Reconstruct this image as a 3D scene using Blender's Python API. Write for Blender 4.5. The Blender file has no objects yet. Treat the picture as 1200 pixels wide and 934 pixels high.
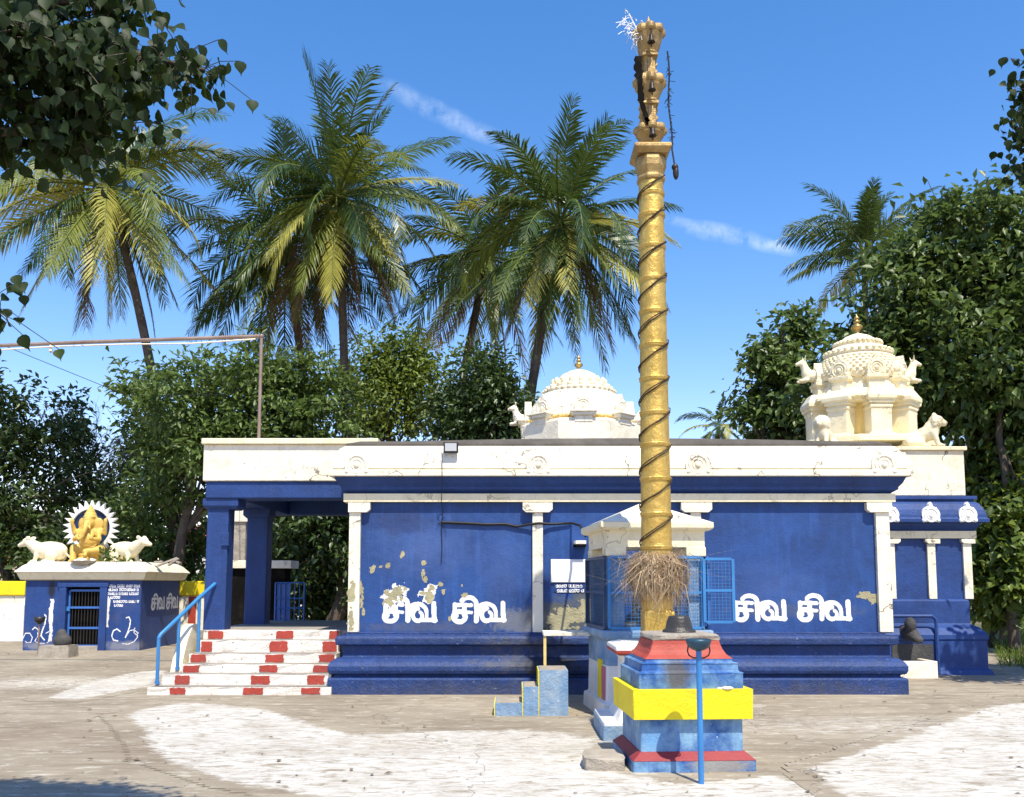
import bpy, math, random
import numpy as np
from mathutils import Vector, Matrix
R = math.radians
S = bpy.context.scene
COL = S.collection

# ------------------------------------------------------------------ camera
FPX, PCX, PCY, CAMH = 1050.0, 600.0, 586.0, 1.6
PITCH = math.atan(0.094)
cam_d = bpy.data.cameras.new('camera')
cam = bpy.data.objects.new('camera', cam_d); COL.objects.link(cam)
cam.location = (0, 0, CAMH); cam.rotation_euler = (math.pi/2 + PITCH, 0, 0)
cam_d.sensor_fit = 'HORIZONTAL'; cam_d.sensor_width = 36.0
cam_d.lens = 36.0*FPX/1200.0
cam_d.shift_y = (PCY-467.0)/1200.0
cam_d.clip_start = 0.05; cam_d.clip_end = 3000
S.camera = cam

def ray(px, py):
    u = (px-PCX)/FPX; v = (PCY-py)/FPX
    return Vector((u, math.cos(PITCH)-v*math.sin(PITCH), math.sin(PITCH)+v*math.cos(PITCH)))
def at(px, py, Y):
    d = ray(px, py); t = Y/d.y
    return Vector((d.x*t, Y, CAMH+d.z*t))
def gnd(px, py):
    d = ray(px, py); t = -CAMH/d.z
    return Vector((d.x*t, d.y*t, 0))
def zat(py, Y): return at(PCX, py, Y).z
def xat(px, py, Y): return at(px, py, Y).x

# ------------------------------------------------------------------ light
SUN_EL, SUN_AZ = 60.0, 18.0                 # sun behind the camera, a little to the right
sd = Vector((math.sin(R(SUN_AZ))*math.cos(R(SUN_EL)), -math.cos(R(SUN_AZ))*math.cos(R(SUN_EL)), math.sin(R(SUN_EL))))
sun_d = bpy.data.lights.new('sun', 'SUN'); sun = bpy.data.objects.new('sun', sun_d); COL.objects.link(sun)
sun_d.energy = 5.0; sun_d.angle = R(0.5); sun_d.color = (1.0, 0.93, 0.79)
sun.rotation_euler = (-sd).to_track_quat('-Z', 'Y').to_euler()
sun.location = sd*60
W = bpy.data.worlds.new('World'); S.world = W; W.use_nodes = True
S.view_settings.view_transform = 'Standard'; S.view_settings.look = 'None'
S.view_settings.gamma = 1.0; S.view_settings.use_curve_mapping = False
S.view_settings.exposure = 0.42

# ------------------------------------------------------------------ node helper
class NT:
    def __init__(s, tree): s.t = tree; s.n = tree.nodes; s.l = tree.links
    def put(s, sock, v):
        if v is None: return
        if isinstance(v, bpy.types.NodeSocket): s.l.new(v, sock)
        else:
            if isinstance(v, (tuple, list)) and len(v) == 3 and sock.type == 'RGBA': v = (*v, 1)
            sock.default_value = v
    def node(s, typ, ins=None, **props):
        n = s.n.new(typ)
        for k, v in props.items(): setattr(n, k, v)
        for k, v in (ins or {}).items(): s.put(n.inputs[k], v)
        return n
    def math(s, op, a, b=None, c=None, clamp=False):
        n = s.node('ShaderNodeMath', operation=op, use_clamp=clamp)
        for i, v in enumerate((a, b, c)): s.put(n.inputs[i], v)
        return n.outputs[0]
    def vmath(s, op, a, b=None, out=0):
        n = s.node('ShaderNodeVectorMath', operation=op)
        s.put(n.inputs[0], a)
        if b is not None: s.put(n.inputs[1], b)
        return n.outputs[out]
    def mix(s, f, a, b, blend='MIX'):
        n = s.node('ShaderNodeMix', data_type='RGBA', blend_type=blend)
        s.put(n.inputs[0], f); s.put(n.inputs[6], a); s.put(n.inputs[7], b)
        return n.outputs[2]
    def noise(s, vec, scale, detail=4, rough=.55, dist=0.0):
        return s.node('ShaderNodeTexNoise', {'Vector': vec, 'Scale': scale, 'Detail': detail, 'Roughness': rough, 'Distortion': dist}).outputs[0]
    def remap(s, v, a, b, c=0.0, d=1.0):
        n = s.node('ShaderNodeMapRange', {0: v, 1: a, 2: b, 3: c, 4: d}); n.clamp = True
        return n.outputs[0]
    def scale(s, vec, sc, rot=(0, 0, 0), loc=(0, 0, 0)):
        return s.node('ShaderNodeMapping', {'Vector': vec, 'Location': loc, 'Rotation': rot, 'Scale': sc}).outputs[0]

# ------------------------------------------------------------------ sky
w = NT(W.node_tree)
bg = next(n for n in w.n if n.type == 'BACKGROUND')
sky = w.node('ShaderNodeTexSky', sky_type='NISHITA', sun_disc=False, sun_elevation=R(SUN_EL), sun_rotation=R(180-SUN_AZ))
sky.air_density = 1.0; sky.dust_density = 0.25; sky.ozone_density = 3.0; sky.altitude = 50
hs = w.node('ShaderNodeHueSaturation', {'Saturation': 1.32, 'Value': 1.0, 'Color': sky.outputs[0]})
tc = w.node('ShaderNodeTexCoord').outputs['Generated']
skycol = w.mix(1.0, hs.outputs[0], (2.3, 1.62, 1.58), 'MULTIPLY')
def wisp(px, py, ang, ln, wd, amt, sc):
    """a thin real-direction cirrus wisp"""
    global skycol
    d = ray(px, py).normalized(); r = Vector((1, 0, 0)); r = (r-d*r.dot(d)).normalized(); u = r.cross(d)
    t = r*math.cos(R(ang))+u*math.sin(R(ang)); b = t.cross(d)
    a = w.math('DIVIDE', w.vmath('DOT_PRODUCT', tc, tuple(t), 1), ln)
    nz = w.noise(tc, 9, 3)
    c = w.math('DIVIDE', w.math('ADD', w.vmath('DOT_PRODUCT', tc, tuple(b), 1), w.math('MULTIPLY_ADD', nz, .03, -.015)), wd)
    rr = w.math('ADD', w.math('MULTIPLY', a, a), w.math('MULTIPLY', c, c))
    m = w.remap(rr, 1.0, 0.0)
    front = w.math('GREATER_THAN', w.vmath('DOT_PRODUCT', tc, tuple(d), 1), 0.5)
    n2 = w.remap(w.noise(tc, sc, 6, .65), .38, .72)
    f = w.math('MULTIPLY', w.math('MULTIPLY', m, w.math('MULTIPLY', n2, front)), amt)
    skycol = w.mix(f, skycol, (9.5, 10.0, 10.5))
wisp(535, 138, -24, .10, .012, .26, 34)
wisp(845, 274, -14, .075, .010, .30, 40)
wisp(905, 292, -12, .03, .008, .25, 40)
w.l.new(skycol, bg.inputs['Color']); bg.inputs['Strength'].default_value = 0.122

# ------------------------------------------------------------------ materials
def newmat(name):
    m = bpy.data.materials.new(name); m.use_nodes = True
    k = NT(m.node_tree); b = next(n for n in k.n if n.type == 'BSDF_PRINCIPLED')
    return m, k, b
def POS(k): return k.node('ShaderNodeNewGeometry').outputs['Position']

def blob(k, P, c, r, warp=.5, wscale=6.0, soft=.35):
    """soft irregular patch round a place c with radii r"""
    v = k.vmath('DIVIDE', k.vmath('SUBTRACT', P, tuple(c)), tuple(r))
    d = k.vmath('LENGTH', v, out=1)
    n = k.noise(P, wscale, 6, .65)
    d = k.math('ADD', d, k.math('MULTIPLY_ADD', n, 2*warp, -warp))
    return k.remap(d, 1.0, 1.0-soft)

def paint(name, col, col2=None, rough=.55, sc=1.6, grime=.25, gcol=(.10, .09, .08), streak=.25, chips=0.0, chipcol=(.55, .53, .48),
          bump=.25, stains_and_shade=(), metal=0.0, gsc=1.0, obj=False, crack=0.0):
    m, k, b = newmat(name)
    P = k.node('ShaderNodeTexCoord').outputs['Object'] if obj else POS(k)
    col2 = col2 or tuple(c*.62 for c in col)
    base = k.mix(k.remap(k.noise(P, sc, 6, .6), .35, .7), col, col2)
    st = k.remap(k.noise(k.scale(P, (6, 6, .55)), 2.2*gsc, 5, .6), .5, .78)
    base = k.mix(k.math('MULTIPLY', st, streak), base, tuple(min(1, c*1.5+.006) for c in col))
    g = k.remap(k.noise(P, 2.7*gsc, 8, .68, .4), .52, .74)
    base = k.mix(k.math('MULTIPLY', g, grime), base, gcol)
    if chips:
        ch = k.remap(k.noise(P, 17*gsc, 5, .6), .70-.06*chips, .73-.06*chips)
        base = k.mix(ch, base, chipcol)
    if crack:
        wv = k.node('ShaderNodeTexNoise', {'Vector': P, 'Scale': 3.0, 'Detail': 6}).outputs[1]
        sc_ = k.node('ShaderNodeVectorMath', {0: wv}, operation='SCALE'); sc_.inputs[3].default_value = .8
        vd = k.node('ShaderNodeTexVoronoi', {'Vector': k.vmath('ADD', P, sc_.outputs[0]), 'Scale': 1.1}, feature='DISTANCE_TO_EDGE').outputs[0]
        cm = k.math('MULTIPLY', k.remap(vd, .016, .006), k.remap(k.noise(P, 1.6, 4), .46, .6))
        base = k.mix(k.math('MULTIPLY', cm, crack), base, (.10, .085, .06))
        ms = k.remap(k.noise(k.scale(P, (3, 3, .8)), 2.6, 8, .75, .5), .56, .70)
        base = k.mix(k.math('MULTIPLY', ms, crack*.55), base, (.34, .28, .18))
    for (c, r, scol, amt, wp, ws, sf) in stains_and_shade:
        f = k.math('MULTIPLY', blob(k, P, c, r, wp, ws, sf), amt)
        base = k.mix(f, base, scol)
    k.put(b.inputs['Base Color'], base); b.inputs['Roughness'].default_value = rough; b.inputs['Metallic'].default_value = metal
    b.inputs['Specular IOR Level'].default_value = .35
    n1 = k.math('ADD', k.noise(P, 38*gsc, 4, .6), k.math('MULTIPLY', k.noise(P, 7*gsc, 4), 1.6))
    bp = k.node('ShaderNodeBump', {'Strength': bump, 'Distance': .02, 'Height': n1}); k.l.new(bp.outputs[0], b.inputs['Normal'])
    return m

def leafmat(name, c1, c2, trans=.25, rough=.42, tcol=None, spec=.4):
    m, k, b = newmat(name)
    rnd = k.node('ShaderNodeNewGeometry').outputs['Random Per Island']
    P = POS(k)
    f = k.math('ADD', k.math('MULTIPLY', rnd, .6), k.math('MULTIPLY', k.remap(k.noise(P, .9, 3), .35, .65), .4))
    c = k.mix(f, c1, c2)
    k.put(b.inputs['Base Color'], c); b.inputs['Roughness'].default_value = rough
    b.inputs['Specular IOR Level'].default_value = spec
    t = k.node('ShaderNodeBsdfTranslucent', {'Color': k.mix(.5, c, tcol or tuple(x*1.6 for x in c2))})
    mx = k.node('ShaderNodeMixShader', {0: trans, 1: b.outputs[0], 2: t.outputs[0]})
    out = next(n for n in k.n if n.type == 'OUTPUT_MATERIAL'); k.l.new(mx.outputs[0], out.inputs[0])
    return m

M = {}
YW, YPL, YC = 13.53, 13.25, 13.28           # hall wall plane, plinth front, cornice front
bw = at(640, 735, YW)
M['blue_wall'] = paint('blue_wall', (.020, .072, .25), (.015, .047, .165), grime=.5, gcol=(.014, .03, .085), streak=.5, bump=.3, stains_and_shade=[
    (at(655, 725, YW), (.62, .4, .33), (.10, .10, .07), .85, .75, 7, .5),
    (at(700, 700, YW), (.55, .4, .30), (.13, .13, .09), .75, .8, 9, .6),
    (at(640, 742, YW), (.22, .5, .24), (.006, .006, .006), .97, .5, 6, .6),  # soot together with the flagpole's shadow, darkened into the wall colour
    (at(612, 728, YW), (.55, .4, .22), (.22, .22, .20), .6, .9, 13, .4),
    (at(500, 640, YW), (1.0, .4, .6), (.07, .125, .31), .6, .8, 4, .9), (at(590, 660, YW), (.5, .4, .7), (.06, .11, .29), .5, .8, 5, .9), (at(905, 690, YW), (.9, .4, .5), (.055, .105, .28), .5, .8, 5, .9), (at(985, 640, YW), (.5, .4, .9), (.012, .035, .12), .5, .8, 4, .9), (at(850, 620, YW), (.6, .4, .4), (.012, .035, .12), .45, .8, 4, .9), (at(930, 715, YW), (1.3, .4, .12), (.08, .10, .16), .5, .9, 9, .6), (at(500, 735, YW), (1.4, .4, .10), (.10, .11, .15), .5, .9, 9, .6),
    (at(470, 610, YW), (.6, .4, .25), (.02, .03, .09), .55, .9, 6, .6)])
M['blue_plinth'] = paint('blue_plinth', (.015, .047, .178), (.011, .031, .11), grime=.45, gcol=(.03, .04, .07), streak=.5, bump=.7, chips=.6, chipcol=(.14, .16, .22), stains_and_shade=[
    ((1.5, 13.3, .02), (6.5, .7, .20), (.10, .09, .085), .4, .8, 5, .8), ((1.5, 13.25, .78), (6.0, .5, .07), (.06, .09, .19), .4, .9, 7, .6), ((1.5, 13.2, .42), (6.0, .5, .06), (.055, .085, .18), .4, .9, 7, .6),
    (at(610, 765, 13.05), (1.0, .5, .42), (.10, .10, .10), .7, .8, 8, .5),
    (at(650, 775, 13.05), (.75, .5, .45), (.008, .008, .008), .95, .5, 5, .5),  # soot plus shade of pole and pavilion, put into the plinth colour
    (at(985, 806, 13.0), (1.2, .3, .14), (.045, .05, .065), .8, .4, 5, .6)])
M['blue'] = paint('blue_masonry', (.018, .057, .21), (.014, .038, .135), grime=.3, gcol=(.02, .03, .08), streak=.3, bump=.4)
M['cream'] = paint('cream_masonry', (.84, .76, .53), (.77, .67, .43), grime=.3, gcol=(.34, .27, .14), streak=.12, bump=.35, crack=.5)
M['white'] = paint('limewashed_masonry', (.84, .785, .63), (.77, .70, .53), grime=.4, gcol=(.34, .29, .20), streak=.1, bump=.45, chips=.3, chipcol=(.24, .21, .17), crack=.85)
M['stepwhite'] = paint('limewashed_step', (.80, .76, .68), (.66, .61, .52), grime=.45, gcol=(.33, .30, .25), streak=.1, bump=.6, chips=.9, chipcol=(.16, .14, .12))
M['yellow_niche'] = paint('ochre_yellow_paint', (.76, .56, .20), (.68, .50, .18), grime=.2, gcol=(.3, .2, .08), streak=.1)
M['grey_roof'] = paint('weathered_roof_screed', (.12, .105, .085), (.07, .06, .05), grime=.5, gcol=(.05, .045, .04), streak=.2, bump=.6, rough=.9)
M['tread'] = paint('bare_cement_tread', (.34, .31, .26), (.24, .21, .18), grime=.4, gcol=(.12, .1, .08), bump=.6, rough=.9)
M['red'] = paint('brick_red_paint', (.40, .055, .035), (.31, .045, .03), grime=.3, gcol=(.2, .1, .08), bump=.4, chips=.3, chipcol=(.6, .5, .45))
M['plaster'] = paint('bare_lime_plaster', (.42, .38, .22), (.30, .27, .17), grime=.5, gcol=(.16, .15, .10), bump=.7, sc=6, rough=.95)
M['letter'] = paint('white_lettering_paint', (.85, .84, .80), (.78, .77, .74), grime=.1, gcol=(.4, .4, .4), streak=.05, bump=.05)
M['dark'] = paint('flat_black', (.012, .011, .010), grime=.2, streak=0, rough=1.0)
for n_ in M['dark'].node_tree.nodes:
    if n_.type == 'BSDF_PRINCIPLED': n_.inputs['Specular IOR Level'].default_value = .02
M['cable'] = paint('black_rubber', (.015, .014, .013), grime=.1, bump=.02, rough=.5)
M['skyblue'] = paint('sky_blue_metal_paint', (.045, .22, .50), (.035, .17, .42), grime=.25, gcol=(.03, .1, .2), streak=.1, bump=.06, rough=.35, chips=.1, chipcol=(.1, .1, .12))
M['gateblue'] = paint('blue_metal_paint', (.05, .16, .46), (.04, .12, .38), grime=.35, gcol=(.2, .2, .2), bump=.06, rough=.4, chips=.3)
M['rust'] = paint('rusty_galvanised_pipe', (.33, .26, .22), (.22, .14, .10), grime=.4, gcol=(.14, .07, .04), bump=.1, rough=.5, metal=.3)
M['iron'] = paint('dark_iron', (.045, .043, .042), (.03, .025, .02), grime=.4, gcol=(.08, .04, .025), rough=.45, metal=.5, bump=.1)
M['yellow'] = paint('lemon_yellow_paint', (.86, .69, .010), (.78, .58, .010), grime=.3, gcol=(.36, .26, .05), streak=.0, bump=.45, chips=.25, chipcol=(.35, .30, .2), stains_and_shade=())
M['stone'] = paint('dark_oiled_stone', (.035, .032, .030), (.05, .045, .035), grime=.3, gcol=(.12, .11, .10), rough=.32, bump=.35)
M['cement'] = paint('rough_cement', (.40, .35, .28), (.28, .25, .20), grime=.6, gcol=(.10, .085, .07), bump=.8, sc=5, rough=.95)
M['blackstone'] = paint('soot_black_stone', (.05, .05, .05), (.09, .085, .08), grime=.5, gcol=(.02, .02, .02), bump=.8, rough=.8)
M['straw'] = leafmat('dry_straw', (.15, .09, .045), (.58, .45, .29), .18, .7, spec=.1)
M['bark'] = paint('tree_bark', (.12, .095, .07), (.06, .048, .036), sc=5, grime=.5, gcol=(.03, .025, .02), bump=.9, rough=.95)
M['palm_green'] = leafmat('palm_leaflets_green', (.018, .042, .010), (.075, .125, .025), .25, .38, (.14, .2, .03))
M['palm_mid'] = leafmat('palm_leaflets_olive', (.08, .125, .022), (.24, .28, .05), .34, .42, (.3, .3, .04))
M['palm_yellow'] = leafmat('palm_leaflets_yellow', (.27, .27, .05), (.50, .47, .10), .35, .45, (.5, .4, .05))
M['palm_dry'] = leafmat('palm_leaflets_dry', (.10, .06, .03), (.2, .13, .07), .2, .7, spec=.1)
M['leaf_dark'] = leafmat('dark_green_leaves', (.016, .036, .009), (.085, .132, .032), .22, .40, spec=.45)
M['leaf_mid'] = leafmat('mid_green_leaves', (.028, .060, .011), (.16, .23, .055), .27, .42, spec=.4)
M['leaf_light'] = leafmat('light_green_leaves', (.07, .115, .015), (.21, .27, .04), .32, .45, (.25, .3, .03))
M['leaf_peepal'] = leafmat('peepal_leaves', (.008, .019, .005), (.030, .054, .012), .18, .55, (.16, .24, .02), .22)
M['bull'] = paint('dark_stone_bull', (.05, .05, .055), (.08, .08, .085), grime=.3)
# ------------------------------------------------------------------ object helpers
def tag(o, label=None, cat=None, group=None, kind=None):
    if label: o['label'] = label
    if cat: o['category'] = cat
    if group: o['group'] = group
    if kind: o['kind'] = kind
    return o
def thing(name, label, cat, loc=(0, 0, 0), rz=0.0, group=None):
    o = bpy.data.objects.new(name, None); COL.objects.link(o); o.empty_display_size = .2
    o.location = loc; o.rotation_euler = (0, 0, rz)
    return tag(o, label, cat, group)
def wmat(o):
    m = Matrix.Translation(o.location) @ o.rotation_euler.to_matrix().to_4x4()
    return (wmat(o.parent) @ m) if o.parent else m
def copy_tree(o, parent=None):
    c = o.copy(); COL.objects.link(c)
    if parent: c.parent = parent
    for ch in list(o.children): copy_tree(ch, c)
    return c

class MB:
    """collects shapes and links them as one mesh object"""
    def __init__(s): s.v = []; s.f = []; s.mi = []; s.sm = []; s.cur = 0; s.smooth = False; s.X = None
    def add(s, vs, fs, smooth=None):
        o = len(s.v)
        for p in vs:
            p = Vector(p)
            s.v.append(tuple(s.X @ p) if s.X is not None else tuple(p))
        for f in fs: s.f.append(tuple(i+o for i in f)); s.mi.append(s.cur); s.sm.append(s.smooth if smooth is None else smooth)
        return s
    def box(s, x0, x1, y0, y1, z0, z1):
        return s.add([(x0, y0, z0), (x1, y0, z0), (x1, y1, z0), (x0, y1, z0), (x0, y0, z1), (x1, y0, z1), (x1, y1, z1), (x0, y1, z1)],
                     [(0, 3, 2, 1), (4, 5, 6, 7), (0, 1, 5, 4), (1, 2, 6, 5), (2, 3, 7, 6), (3, 0, 4, 7)])
    def loft(s, rings, smooth=False, caps=True, closed=True):
        n = len(rings[0]); vs = [p for r in rings for p in r]; fs = []
        for i in range(len(rings)-1):
            for j in range(n if closed else n-1):
                k = (j+1) % n
                fs.append((i*n+j, i*n+k, (i+1)*n+k, (i+1)*n+j))
        s.add(vs, fs, smooth)
        if caps:
            s.add(rings[0], [tuple(reversed(range(n)))], False); s.add(rings[-1], [tuple(range(n))], False)
        return s
    def course(s, prof, x0, x1, y0, y1, smooth=False):
        """rectangular footprint grown by o at height z: prof = [(o, z)...]"""
        return s.loft([[(x0-o, y0-o, z), (x1+o, y0-o, z), (x1+o, y1+o, z), (x0-o, y1+o, z)] for o, z in prof], smooth)
    def lathe(s, prof, c=(0, 0, 0), n=20, smooth=True, sx=1.0, sy=1.0, rot=0.0):
        rs = []
        for r, z in prof:
            rs.append([(c[0]+sx*max(r, 1e-4)*math.cos(rot+2*math.pi*i/n), c[1]+sy*max(r, 1e-4)*math.sin(rot+2*math.pi*i/n), c[2]+z) for i in range(n)])
        return s.loft(rs, smooth)
    def prism(s, poly, y0, y1, smooth=False):
        """poly in x,z extruded along y (front y0)"""
        n = len(poly)
        a = sum(poly[i][0]*poly[(i+1) % n][1]-poly[(i+1) % n][0]*poly[i][1] for i in range(n))
        if a < 0: poly = poly[::-1]
        return s.loft([[(x, y1, z) for x, z in poly[::-1]], [(x, y0, z) for x, z in poly[::-1]]], smooth)
    def tube(s, path, r, n=8, smooth=True, caps=True):
        path = [Vector(p) for p in path]; rs = r if isinstance(r, (list, tuple)) else [r]*len(path)
        rings = []; up = None
        for i, p in enumerate(path):
            t = (path[min(i+1, len(path)-1)]-path[max(i-1, 0)]).normalized()
            if up is None:
                up = Vector((0, 0, 1)) if abs(t.z) < .9 else Vector((0, 1, 0))
            a = t.cross(up)
            if a.length < 1e-5: a = t.orthogonal()
            a.normalize(); b = a.cross(t).normalized(); up = b
            rings.append([tuple(p+(a*math.cos(2*math.pi*j/n)+b*math.sin(2*math.pi*j/n))*rs[i]) for j in range(n)])
        return s.loft(rings, smooth, caps)
    def ell(s, c, r, nu=14, nv=9, rot=None):
        c = Vector(c); r = r if isinstance(r, (tuple, list)) else (r, r, r)
        vs = []; fs = []
        for i in range(nv+1):
            th = math.pi*i/nv
            for j in range(nu):
                p = Vector((r[0]*math.sin(th)*math.cos(2*math.pi*j/nu), r[1]*math.sin(th)*math.sin(2*math.pi*j/nu), r[2]*math.cos(th)))
                if rot is not None: p = rot @ p
                vs.append(c+p)
        for i in range(nv):
            for j in range(nu):
                k = (j+1) % nu
                fs.append((i*nu+j, (i+1)*nu+j, (i+1)*nu+k, i*nu+k))
        return s.add(vs, fs, True)
    def cap(s, p0, p1, r0, r1, n=10):
        """tapered limb with round ends"""
        s.tube([p0, p1], [r0, r1], n); s.ell(p0, r0, 10, 7); s.ell(p1, r1, 10, 7); return s
    def build(s, name, mats, parent=None, bevel=0.0, remesh=0.0, world=True, seg=2):
        me = bpy.data.meshes.new(name)
        vs = s.v
        if parent is not None and world:
            inv = wmat(parent).inverted(); vs = [tuple(inv @ Vector(p)) for p in vs]
        me.from_pydata(vs, [], s.f)
        mats = mats if isinstance(mats, (list, tuple)) else [mats]
        for m in mats: me.materials.append(m)
        me.polygons.foreach_set('material_index', s.mi); me.polygons.foreach_set('use_smooth', s.sm)
        me.update()
        o = bpy.data.objects.new(name, me); COL.objects.link(o)
        if parent is not None: o.parent = parent
        if bevel:
            b = o.modifiers.new('bevel', 'BEVEL'); b.width = bevel; b.segments = seg; b.limit_method = 'ANGLE'; b.angle_limit = R(35)
            b.use_clamp_overlap = True
        if remesh:
            r = o.modifiers.new('remesh', 'REMESH'); r.mode = 'VOXEL'; r.voxel_size = remesh; r.use_smooth_shade = True
            sm = o.modifiers.new('smooth', 'SMOOTH'); sm.factor = .5; sm.iterations = 3
        return o

# numpy value noise for painted marks
def vnoise(x, y, seed=0):
    def h(i, j):
        n = (i*374761393 + j*668265263 + seed*974711) & 0xffffffff
        n = ((n ^ (n >> 13))*1274126177) & 0xffffffff
        return ((n ^ (n >> 16)) & 0xffff)/65535.0
    xi = np.floor(x).astype(np.int64); yi = np.floor(y).astype(np.int64); fx = x-xi; fy = y-yi
    fx = fx*fx*(3-2*fx); fy = fy*fy*(3-2*fy)
    return (h(xi, yi)*(1-fx)+h(xi+1, yi)*fx)*(1-fy)+(h(xi, yi+1)*(1-fx)+h(xi+1, yi+1)*fx)*fy
def fbm(x, y, seed=0, oct=4):
    a = 0; amp = .5
    for i in range(oct): a = a+amp*vnoise(x*2**i, y*2**i, seed+i*17); amp *= .5
    return a
def mark(name, fn, u0, u1, v0, v1, res, place, m, parent=None):
    """flat painted mark: cells where fn(U,V) is true, merged along rows"""
    us = np.arange(u0, u1, res); vs = np.arange(v0, v1, res)
    U, V = np.meshgrid(us+res/2, vs+res/2); K = fn(U, V)
    b = MB()
    for j in range(len(vs)):
        row = np.concatenate([[0], K[j].astype(int), [0]]); d = np.diff(row)
        for a, e in zip(np.where(d == 1)[0], np.where(d == -1)[0]):
            x0, x1, y0, y1 = u0+a*res, u0+e*res, vs[j], vs[j]+res
            b.add([place(x0, y0), place(x1, y0), place(x1, y1), place(x0, y1)], [(0, 1, 2, 3)])
    return b.build(name, m, parent)
def strokes_mask(strokes, U, V):
    K = np.zeros_like(U, bool)
    for pts, wd in strokes:
        for (ax, ay), (bx, by) in zip(pts[:-1], pts[1:]):
            dx, dy = bx-ax, by-ay; L = dx*dx+dy*dy+1e-12
            t = np.clip(((U-ax)*dx+(V-ay)*dy)/L, 0, 1)
            K |= (U-ax-t*dx)**2+(V-ay-t*dy)**2 < (wd/2)**2
    return K
def arc(cx, cy, rx, ry, a0, a1, n=14): return [(cx+rx*math.cos(R(a0+(a1-a0)*i/n)), cy+ry*math.sin(R(a0+(a1-a0)*i/n))) for i in range(n+1)]
# the Tamil syllables  சி வ  in a 405 x 205 unit box
SI0 = [([(26, 140), (26, 100), (38, 55)], 30), ([(24, 137), (150, 137)], 26), ([(20, 88), (150, 80)], 22), ([(98, 137), (98, 60)], 30),
      (arc(62, 50, 46, 38, 0, 360, 24), 32), (arc(130, 145, 58, 48, 150, 0), 30), ([(188, 145), (190, 18)], 32)]
VA0 = [(arc(268, 62, 40, 46, -80, -270, 16), 28), (arc(262, 80, 72, 64, 175, 10, 18), 28), ([(334, 88), (336, 22)], 24), ([(300, 22), (400, 22)], 28),
      ([(388, 148), (392, 20)], 32), (arc(272, 52, 30, 32, 60, -110, 14), 24), (arc(262, 62, 48, 70, 175, 90, 8), 26)]
SI = [(p, w_*1.14) for p, w_ in SI0]; VA = [(p, w_*1.14) for p, w_ in VA0]
def letters(name, ox, oz, s, place, m, parent, wear=None, seed=0, sx=1.0):
    st = [([(x*s*sx, y*s) for x, y in p], wd*s) for p, wd in SI+VA]
    def fn(U, V):
        g_ = 5.0; K = strokes_mask(st, U+.022*(fbm(U*g_, V*g_+seed, seed)-.47), V+.022*(fbm(U*g_+9, V*g_, seed+3)-.47))
        n = fbm(U*22+seed, V*22, seed)
        K &= n < .80
        if wear is not None: K &= ~wear(U+ox, V+oz)
        return K
    return mark(name, fn, -25*s, 425*s*sx, -12*s, 225*s, 3.2*s if s > .0015 else 5*s, lambda u, v: place(u+ox, v+oz), m, parent)

def kudu(mb, c, wd, ht, ang=0.0, depth=.07):
    """round horseshoe-arch medallion facing -y, its foot at c"""
    old = mb.X
    mb.X = (old if old is not None else Matrix.Identity(4)) @ Matrix.Translation(c) @ Matrix.Rotation(ang, 4, 'Z')
    r = wd/2
    poly = [(-r*.95, 0)] + [(r*math.cos(R(a)), r*.78+r*math.sin(R(a))*.95) for a in range(200, 115, -12)] + \
           [(-r*.34, ht*.80), (-r*.18, ht*.88), (-r*.20, ht*.94), (0, ht*1.08), (r*.20, ht*.94), (r*.18, ht*.88), (r*.34, ht*.80)] + \
           [(r*math.cos(R(a)), r*.78+r*math.sin(R(a))*.95) for a in range(65, -21, -12)] + [(r*.95, 0)]
    mb.prism(poly, -depth, .05)
    for rr, tr in ((.72, .09), (.42, .07)):
        mb.tube([(r*rr*math.cos(a), -depth, r*.72+r*rr*math.sin(a)) for a in np.linspace(0, 2*math.pi, 21)], r*tr, 6, True, False)
    mb.ell((0, -depth, r*.68), (r*.26, r*.2, r*.3), 10, 6)
    for s in (-1, 1):
        mb.ell((s*r*.80, -depth*.8, r*.16), (r*.26, r*.22, r*.24), 8, 6)
        mb.ell((s*r*.52, -depth*.8, ht*.70), (r*.2, r*.18, r*.16), 8, 6)
    mb.X = old

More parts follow.
